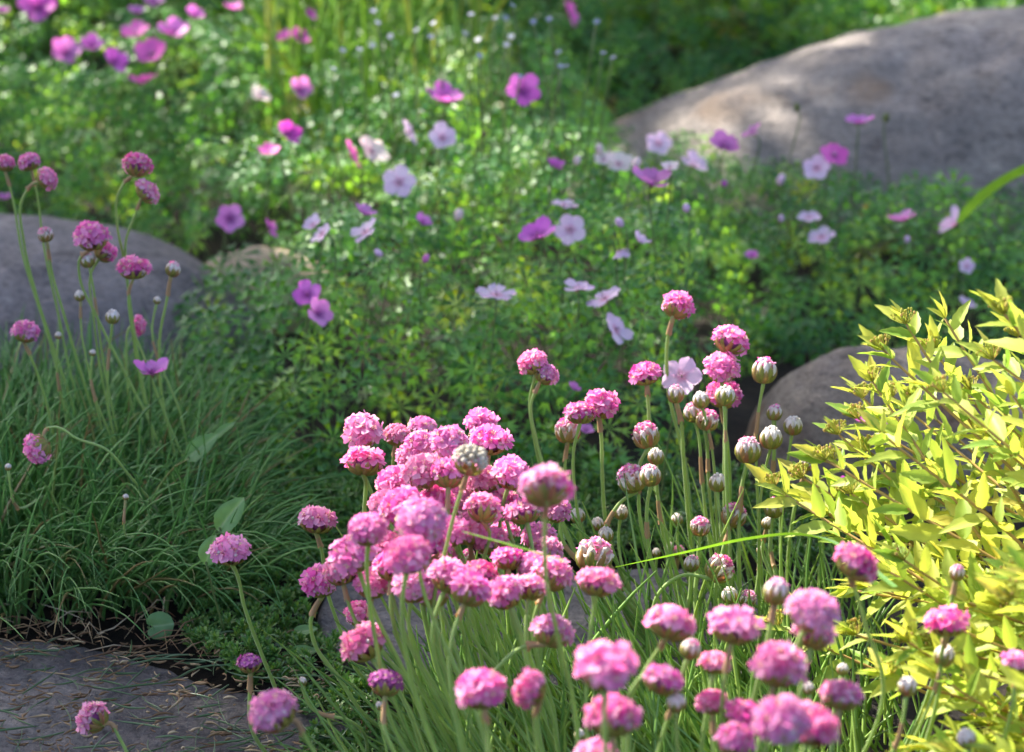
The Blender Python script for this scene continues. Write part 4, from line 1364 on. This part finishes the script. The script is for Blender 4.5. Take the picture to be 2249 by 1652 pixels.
def build_spirea():
    global SHRUB
    random.seed(77)
    SHRUB = bpy.data.objects.new('spirea_shrub', None); COL.objects.link(SHRUB)
    O = np.array([.46, 1.52, 0.0])
    SHRUB.location = O
    tag(SHRUB, 'bright yellow-green leafy shrub with reddish twigs filling the lower right corner', 'shrub')
    tips = [(2205, 690, 1.66), (1990, 712, 1.80), (2075, 700, 1.80), (1940, 770, 1.80), (1915, 838, 1.82), (2050, 770, 1.84), (1895, 875, 1.90), (1960, 872, 1.90), (2010, 880, 1.90),
            (1842, 955, 1.88), (1885, 920, 1.88), (1905, 990, 1.88), (1700, 1072, 1.84), (1762, 1050, 1.88), (1828, 1018, 1.90), (1790, 1110, 1.86), (1870, 1085, 1.86),
            (2235, 740, 1.92), (2180, 790, 1.74), (2225, 870, 1.70), (2130, 860, 1.80), (1845, 1180, 1.82), (1905, 1290, 1.74), (1985, 1230, 1.70), (1880, 1395, 1.70), (1710, 1375, 1.80)]
    k = 0
    while k < 80:
        y = uni(800, 1900) if k < 40 else uni(1250, 2000); x = uni(1760, 2420)
        if x < left_edge(y) + 40: continue
        if y < 1150 and 1880 < x < 2120 and random.random() < .55: continue       # the thin place where the rock shows
        f = (x - 1760) / 600 * .5 + (y - 700) / 1100 * .5
        tips.append((x, y, 1.88 - .40 * f + uni(-.08, .10))); k += 1
    for i, (x, y, d) in enumerate(tips):
        T = at(x, y, d)
        b = O + np.array([uni(-.10, .12), uni(-.10, .10), 0])
        if b[1] > T[1] + .05: b[1] = T[1] + .02
        mid = b * .45 + T * .55 + np.array([.035, 0, -.012]) + np.array([uni(-.02, .02), uni(-.02, .02), uni(-.01, .02)])
        path = smooth_path([b, mid, T], 40)
        seg = np.linalg.norm(np.diff(path, axis=0), axis=1); cum = np.concatenate([[0], np.cumsum(seg)]); Lt = cum[-1]
        g = Geo()
        V, F, lc = tube(path - O, np.linspace(.0021, .0008, 40), 6)
        g.add(V, F, lc)
        lv = Geo()
        Ds, Ps, Ss = [], [], []
        step, s = .0074, max(.02, Lt - .17)
        a = uni(0, 6.28)
        while s < Lt:
            j = min(int(np.searchsorted(cum, s)), 38)
            p = path[j]; t = path[min(j + 1, 39)] - path[max(j - 1, 0)]; t /= np.linalg.norm(t)
            M = frame(t); a += 2.4 + uni(-.3, .3)
            o = M[:, 0] * math.cos(a) + M[:, 1] * math.sin(a)
            Ds.append(o * uni(.7, 1.0) + t * uni(.4, 1.0) + np.array([0, 0, .22])); Ps.append(p); Ss.append(uni(.016, .036) * (.75 if s > Lt - .02 else 1))
            s += step * uni(.7, 1.3)
        for q in range(4):
            o = np.array([random.gauss(0, 1), random.gauss(0, 1), random.gauss(.2, .6)])
            Ds.append(t * 1.3 + o * .45); Ps.append(T); Ss.append(uni(.014, .026))
        Ds, Ps, Ss = np.array(Ds), np.array(Ps), np.array(Ss)
        lv.inst(SLEAF, leaf_frames(Ds, .45) * Ss[:, None, None], Ps - O)
        br = link('branch', g.mesh('branch', MAT['twig']), SHRUB)
        link('leaves', lv.mesh('leaves', MAT['spirea']), br)['kind'] = 'stuff'
        if random.random() < .62:                                               # flat heads of tiny flower buds
            fb = Geo()
            for q in range(uni(22, 40).__int__()):
                a2, r2 = uni(0, 6.28), math.sqrt(random.random()) * .0085
                M = frame(t * .6 + np.array([0, 0, .8]))
                e = T + M @ np.array([r2 * math.cos(a2), r2 * math.sin(a2), .010 - r2 * .4 + uni(-.001, .001)])
                V, F, lc = tube([T - O, (T * .4 + e * .6) - O + M[:, 2] * -.001, e - O], [.0003, .00025, .00025], 3, cap=False); fb.add(V, F, lc)
                ball(fb, e - O, uni(.0006, .0011), 0, M[:, 2], 1.3, 4, 5)
            link('flower_buds', fb.mesh('flower_buds', MAT['spireabud']), br)
    # bare dead twigs inside
    g = Geo()
    for i in range(46):
        b = O + np.array([uni(-.12, .14), uni(-.1, .14), 0]); e = b + np.array([uni(-.15, .05), uni(-.06, .08), uni(.06, .17)])
        V, F, lc = tube(smooth_path([b, (b + e) / 2 + [uni(-.02, .02), 0, uni(-.01, .02)], e], 9) - O, np.linspace(.0011, .0003, 9), 5); g.add(V, F, lc)
        for q in range(3):
            m = b + (e - b) * uni(.4, .95); f = m + np.array([uni(-.04, .03), uni(-.02, .02), uni(.0, .04)])
            V, F, lc = tube([m - O, f - O], [.0006, .0002], 4); g.add(V, F, lc)
    link('dead_twigs', g.mesh('dead_twigs', MAT['deadtwig']), SHRUB)
    for x, y, d in tips[::2]:
        LIT.append((at(x, y, d), .09))


build_spirea()


# ================================================================== single blades, weeds, tiny blue flowers
def broad_blade(name, pts, widths, label):
    g = Geo()
    P = smooth_path([at(*p) for p in pts], 24)
    w = np.interp(np.linspace(0, 1, 24), np.linspace(0, 1, len(widths)), widths)
    V, lc = [], []
    for i in range(24):
        t = P[min(i + 1, 23)] - P[max(i - 1, 0)]; t /= np.linalg.norm(t)
        s = np.cross(t, np.array([0.15, .5, 1.0])); s /= np.linalg.norm(s)
        n = np.cross(s, t)
        for q in (-1, -.5, 0, .5, 1):
            V.append(P[i] + s * q * w[i] + n * abs(q) * w[i] * .35); lc.append((i / 23, q, 0))
    V = np.array(V)
    g.add(V - V[2], {4: grid_faces(24, 5)}, lc)
    o = link(name, g.mesh(name, MAT['blade'])); o.location = V[2]
    tag(o, label, 'grass blade')


broad_blade('grass_blade', [(1960, 1290, 1.62), (1850, 1205, 1.70), (1760, 1176, 1.74), (1640, 1186, 1.76), (1500, 1216, 1.78), (1350, 1246, 1.80)], [.0028, .0034, .0036, .0034, .0026, .0004],
            'long bright green grass blade arching across the thin stalks beside the yellow shrub')
broad_blade('grass_blade', [(2420, 360, 2.36), (2300, 365, 2.40), (2240, 384, 2.42), (2180, 418, 2.44), (2130, 460, 2.46), (2105, 490, 2.47)], [.008, .0095, .0085, .0075, .006, .003],
            'broad bright green blade drooping in front of the largest boulder')
broad_blade('grass_blade', [(975, 1225, 1.60), (1060, 1185, 1.58), (1015, 1168, 1.60), (1110, 1195, 1.58), (1180, 1215, 1.57), (1245, 1235, 1.57)][2:], [.0012, .002, .002, .0012],
            'short dark green blade lying across the middle of the crowded pink clump')


def weed_leaf(px, py, w, h, d, ang, face, round_, label):
    c = ground_at(px, py, .018 if py > 1300 else .032 if px > 550 else .085)
    d = float((c - EYE) @ FWD)
    s = w * d / 6244.0
    g = Geo()
    V, lc = [], []
    nu, nv = 12, 25
    for i in range(nu):
        r = i / (nu - 1)
        for j in range(nv):
            a = 2 * math.pi * j / (nv - 1)
            k = 1 + .02 * math.cos(a * 9)
            if round_: k *= 1 - .55 * math.exp(-((a - math.pi) / .22) ** 2) * r
            x = r * .5 * math.cos(a) * k; y = r * .5 * (h / w) * math.sin(a) * k * (1 if round_ else (.85 - .2 * math.cos(a)) * abs(math.sin(a)) ** .35)
            V.append((x, y, .05 * math.sin(8 * abs(y) + 3 * x) * r - .12 * (x * x + y * y) + .16 * abs(y))); lc.append((abs(y) * 2, 0, 0))
    X = np.array([math.cos(R(ang)), .25 * math.sin(R(ang)), .9 * math.sin(R(ang))]); X /= np.linalg.norm(X)
    Z = axis_of(0, face); Y = np.cross(Z, X); Y /= np.linalg.norm(Y); Z = np.cross(X, Y)
    M = np.stack([X, Y, Z], 1) * s
    root = bpy.data.objects.new('weed_plant', None); COL.objects.link(root)
    B = np.array([c[0] + .01, c[1] + .012, 0.0]); root.location = B
    tag(root, label, 'weed')
    g.add(np.array(V) @ M.T + (c - B), {4: grid_faces(nu, nv)}, lc)
    link('leaf_blade', g.mesh('leaf_blade', MAT['weed']), root)
    e = np.array([-.4, 0, 0]) @ M.T + (c - B)
    g = Geo(); V, F, lc = tube(smooth_path([np.zeros(3), e * .5 + [0, 0, -.004], e], 8), .0008, 5); g.add(V, F, lc)
    link('leaf_stalk', g.mesh('leaf_stalk', MAT['gerstem']), root)


weed_leaf(442, 982, 92, 54, 1.96, 38, 42, False, 'pale green oval weed leaf leaning over the edge of the grassy tuft')
weed_leaf(492, 945, 62, 26, 1.97, 36, 30, False, 'narrow bright green weed leaf standing behind the pale oval leaf')
weed_leaf(506, 1130, 96, 66, 1.86, 52, 46, False, 'larger rounded grey-green weed leaf above the sunlit pink head by the tuft')
weed_leaf(462, 1208, 72, 56, 1.83, 70, 40, False, 'grey-green weed leaf half hidden behind the pink head by the tuft')
weed_leaf(585, 1180, 70, 44, 1.86, 48, 34, False, 'dull green oval weed leaf in the sedum right of the grassy tuft')
weed_leaf(350, 1374, 64, 62, 1.76, 8, 62, True, 'round notched green leaf at the foot of the grassy tuft')
weed_leaf(668, 1386, 60, 34, 1.72, 10, 24, False, 'flat grey-green weed leaf on the sedum by a brown-sheathed stalk')
weed_leaf(665, 1432, 66, 36, 1.69, 4, 30, False, 'lowest grey-green weed leaf on the sedum beside the crowded pink clump')


def forget_me_not(px, py, d, n, label):
    c = canopy_hit(px, py, .09)[1]
    B = np.array([c[0], c[1], 0.0])
    root = bpy.data.objects.new('forget_me_not', None); COL.objects.link(root); root.location = B
    tag(root, label, 'flower', 'tiny blue flowers at the back')
    g = Geo()
    for k in range(n):
        f = Geo()
        e = c - B + np.array([uni(-.05, .05), uni(-.03, .03), uni(-.04, .02)])
        V, F, lc = tube(smooth_path([np.array([uni(-.01, .01), 0, 0]), e * .6 + [uni(-.01, .01), 0, 0], e], 8), .0008, 4); g.add(V, F, lc)
        M = frame(np.array([uni(-.5, .5), uni(-1, 0), 1]), uni(0, 6))
        for q in range(5):
            a = q * 1.2566
            V = np.array([(0, 0, 0), (.5, -.35, .06), (.95, 0, .03), (.5, .35, .06)]) * .0038
            R2 = np.array([[math.cos(a), -math.sin(a), 0], [math.sin(a), math.cos(a), 0], [0, 0, 1]])
            f.add((V @ R2.T) @ M.T + e, {4: [(0, 1, 2, 3)]}, [(0, 0, 0), (.5, 0, 0), (1, 0, 0), (.5, 0, 0)])
        link('flower', f.mesh('flower', MAT['blue']), root)
    link('stems', g.mesh('stems', MAT['gerstem']), root)


random.seed(3)
for px, py, d, n, lab in [(880, 60, 3.25, 5, 'spray of tiny pale blue flowers in front of the pale sunlit grass'), (1000, 90, 3.2, 5, 'spray of tiny blue flowers right of the pale sunlit grass'),
                          (1130, 110, 3.2, 5, 'spray of tiny blue flowers above the largest magenta flower'), (1080, 40, 3.35, 4, 'topmost spray of tiny blue flowers over the dark weeds'),
                          (1250, 60, 3.25, 6, 'spray of tiny blue flowers behind the edge-on pink flower'),
                          (770, 120, 3.15, 4, 'spray of tiny blue flowers nearest the far back geraniums')]:
    forget_me_not(px, py, d, n, lab)


# ================================================================== an added, unseen tree, its crown laid out to shade chosen spots
def build_added_tree():
    S = np.array(SUN)
    U = np.cross(S, [0, 0, 1.0]); U /= np.linalg.norm(U)
    W = np.cross(S, U)

    def uv(p):
        return np.array([p @ U, p @ W])
    A = [(uv(np.asarray(p)), r, 1) for p, r in LIT]

    def mark(lit, r, *pp):
        for q in pp:
            if len(q) == 3: p = at(*q)
            else: p = canopy_hit(q[0], q[1], 0)[1]
            A.append((uv(p), r, lit))
    mark(1, .10, (600, 330), (520, 300), (850, 100), (800, 300), (950, 250), (650, 430), (850, 420), (1000, 400), (700, 150), (700, 250), (900, 180), (780, 60), (930, 60), (560, 400), (960, 330), (760, 480))
    mark(1, .06, (1345, 360), (1430, 405), (1725, 640), (1745, 590), (1700, 590), (1760, 650), (1730, 700), (1680, 640), (1780, 600), (1147, 200), (1080, 220), (1250, 40), (1830, 350), (1480, 360), (300, 80), (380, 80), (330, 120), (310, 180), (140, 120), (1100, 330), (1180, 400))
    from mathutils.bvhtree import BVHTree
    trees = []
    for o in bpy.data.objects:
        if o.type == 'MESH' and o.name.split('.')[0] in ('boulder', 'rock', 'flat_stone', 'ground'):
            trees.append(BVHTree.FromPolygons([v.co for v in o.data.vertices], [p.vertices for p in o.data.polygons]))

    def on_stone(lit, r, *pp):
        k = TAN / 1124.0
        for px, py in pp:
            v = Vector(FWD + RGT * ((px - 1124) * k) + UPV * ((826 - py) * k))
            hits = [h for h in (t.ray_cast(Vector(EYE), v) for t in trees) if h[0] is not None]
            if hits:
                A.append((uv(np.array(min(hits, key=lambda h: h[3])[0])), r, lit))
    on_stone(1, .085, (1480, 262), (1560, 235), (1640, 205), (1720, 185), (1800, 165), (1860, 160), (1600, 235), (1420, 285), (1700, 210))
    on_stone(1, .03, (1600, 160), (1750, 100), (1900, 60), (2050, 45), (550, 580), (600, 610))
    on_stone(1, .06, (1540, 200), (1660, 140), (1780, 90), (1580, 260), (1680, 235), (1780, 215))
    on_stone(0, .07, (2050, 130), (2180, 100), (2120, 250), (1950, 120), (2200, 300), (1930, 260), (2050, 330), (2200, 200), (2000, 210), (2080, 70))
    on_stone(0, .08, (60, 560), (150, 520), (250, 520), (350, 550), (420, 600), (100, 650), (200, 650), (300, 680), (400, 700), (150, 780), (60, 740))
    on_stone(0, .06, (1780, 860), (1850, 900), (1750, 950), (1850, 960), (1900, 850), (1800, 810))
    on_stone(0, .08, (60, 1500), (250, 1480), (420, 1540), (100, 1620), (300, 1600), (520, 1620), (200, 1540), (640, 1640))
    on_stone(0, .04, (1100, 1400), (1500, 1360), (1600, 1340), (1300, 1400), (760, 1320))
    for px in range(850, 1750, 90):
        for py in (1380, 1480, 1580, 1680):
            A.append((uv(at(px, py, 1.66 - .1 * (py - 1380) / 300)), .06, 1))
    mark(1, .05, (40, 820, 2.0), (120, 840, 2.0), (200, 850, 2.0), (60, 900, 1.97), (260, 900, 1.99))
    mark(1, .09, (760, 200), (880, 230), (820, 140), (900, 100), (740, 90), (960, 150), (860, 20))
    mark(1, .05, (1100, 480))
    mark(1, .10, (1950, 10, 3.4), (2100, 8, 3.4), (2200, 5, 3.4), (1850, 20, 3.3))
    mark(0, .09, (60, 600, 2.28), (200, 560, 2.3), (350, 560, 2.3), (420, 640, 2.25), (300, 700, 2.2), (100, 760, 2.15), (40, 360, 2.1), (300, 370, 2.06), (200, 520, 2.05), (290, 590, 2.04), (380, 600, 2.07))
    mark(0, .10, (100, 1000, 1.98), (250, 950, 2.0), (120, 1180, 1.9), (300, 1150, 1.9), (420, 1200, 1.86), (200, 1330, 1.82), (60, 1320, 1.82), (400, 900, 2.05), (330, 820, 2.1))
    mark(0, .10, (60, 1500, 1.72), (250, 1470, 1.74), (420, 1540, 1.7), (100, 1620, 1.66), (520, 1620, 1.66), (640, 1250, 1.84), (620, 1420, 1.76), (600, 1080, 1.9), (700, 1500, 1.72))
    mark(0, .09, (560, 720), (700, 760), (860, 700), (900, 820), (1050, 760), (1050, 900), (800, 900), (1180, 620), (1250, 740), (1350, 620), (1450, 560), (1500, 680), (980, 620), (640, 860), (1600, 620), (750, 640), (650, 680), (1100, 680), (920, 640), (1250, 660), (1400, 680), (820, 580), (1250, 850), (950, 740), (780, 830), (520, 640), (560, 860), (700, 940), (1000, 840), (1120, 960), (1330, 800), (1420, 620), (1550, 560), (1000, 600), (1320, 560))
    mark(0, .08, (100, 400), (280, 380), (420, 330), (420, 430), (180, 280), (450, 260), (220, 420), (380, 270))
    for qx in range(500, 1260, 95):
        for qy in range(20, 520, 85):
            mark(1, .075, (qx + uni(-30, 30), qy + uni(-30, 30)))
    mark(1, .08, (60, 60), (60, 160), (200, 60), (220, 170), (430, 120), (430, 40), (540, 60), (560, 150), (100, 250), (260, 240), (480, 200))
    mark(0, .10, (1900, 620), (2050, 560), (2150, 620), (1900, 700), (2050, 650), (1950, 420), (1650, 450), (2180, 520), (1560, 480))
    mark(0, .09, (1290, 270), (1380, 230), (1450, 170), (1250, 130), (1520, 110), (1650, 60), (1400, 60), (1560, 40))
    AP = np.array([a[0] for a in A]); AR = np.array([a[1] for a in A]); AL = np.array([a[2] for a in A])
    n = 26000
    u0, w0 = uv(np.array([0.0, 2.2, .1]))
    pu = u0 + RNG.uniform(-1.7, 1.7, n); pw = w0 + RNG.uniform(-1.5, 1.5, n)
    keep = np.zeros(n, bool)
    for i in range(n):
        dd = np.hypot(AP[:, 0] - pu[i], AP[:, 1] - pw[i]) / AR
        j = int(np.argmin(dd))
        if dd[j] < 2.4:
            keep[i] = AL[j] == 0  # crown leaves stay only where they throw shade on spots marked for it
        else:
            keep[i] = fbm(pu[i], pw[i], 3, 2.2, 2) > -.05
    pu, pw = pu[keep], pw[keep]; n = len(pu)
    g0 = U[None] * pu[:, None] + W[None] * pw[:, None]
    zt = RNG.uniform(2.0, 2.7, n)
    t = (zt - g0[:, 2]) / S[2]
    P = g0 + S[None] * t[:, None]
    Z = np.tile(S, (n, 1)) * .6 + np.array([0, 0, .5]) + RNG.normal(0, .35, (n, 3))
    Ms = frames(Z, RNG.uniform(0, 6.28, n)) * RNG.uniform(.07, .115, n)[:, None, None]
    c = P.mean(0)
    B = np.array([c[0] - 1.9, c[1] + 1.4, 0.0])
    root = bpy.data.objects.new('added_shade_tree', None); COL.objects.link(root); root.location = B
    tag(root, 'added tree out of view, its crown shaped to shade chosen boulders and leaves', 'tree')
    g = Geo(); g.inst(OVAL, Ms, P - B)
    link('crown', g.mesh('crown', MAT['treeleaf']), root)
    g = Geo()
    fork = np.array([.35, -.25, 1.75])
    V, F, lc = tube(smooth_path([(0, 0, 0), (.05, .02, .8), fork], 16), np.linspace(.13, .07, 16), 12); g.add(V, F, lc)
    idx = RNG.choice(n, 60, replace=False)
    for i in idx:
        e = P[i] - B
        m = fork * .5 + e * .5 + [0, 0, .12]
        V, F, lc = tube(smooth_path([fork, m, e], 12), np.linspace(.02, .003, 12), 5); g.add(V, F, lc)
    link('trunk', g.mesh('trunk', MAT['bark']), root)


build_added_tree()
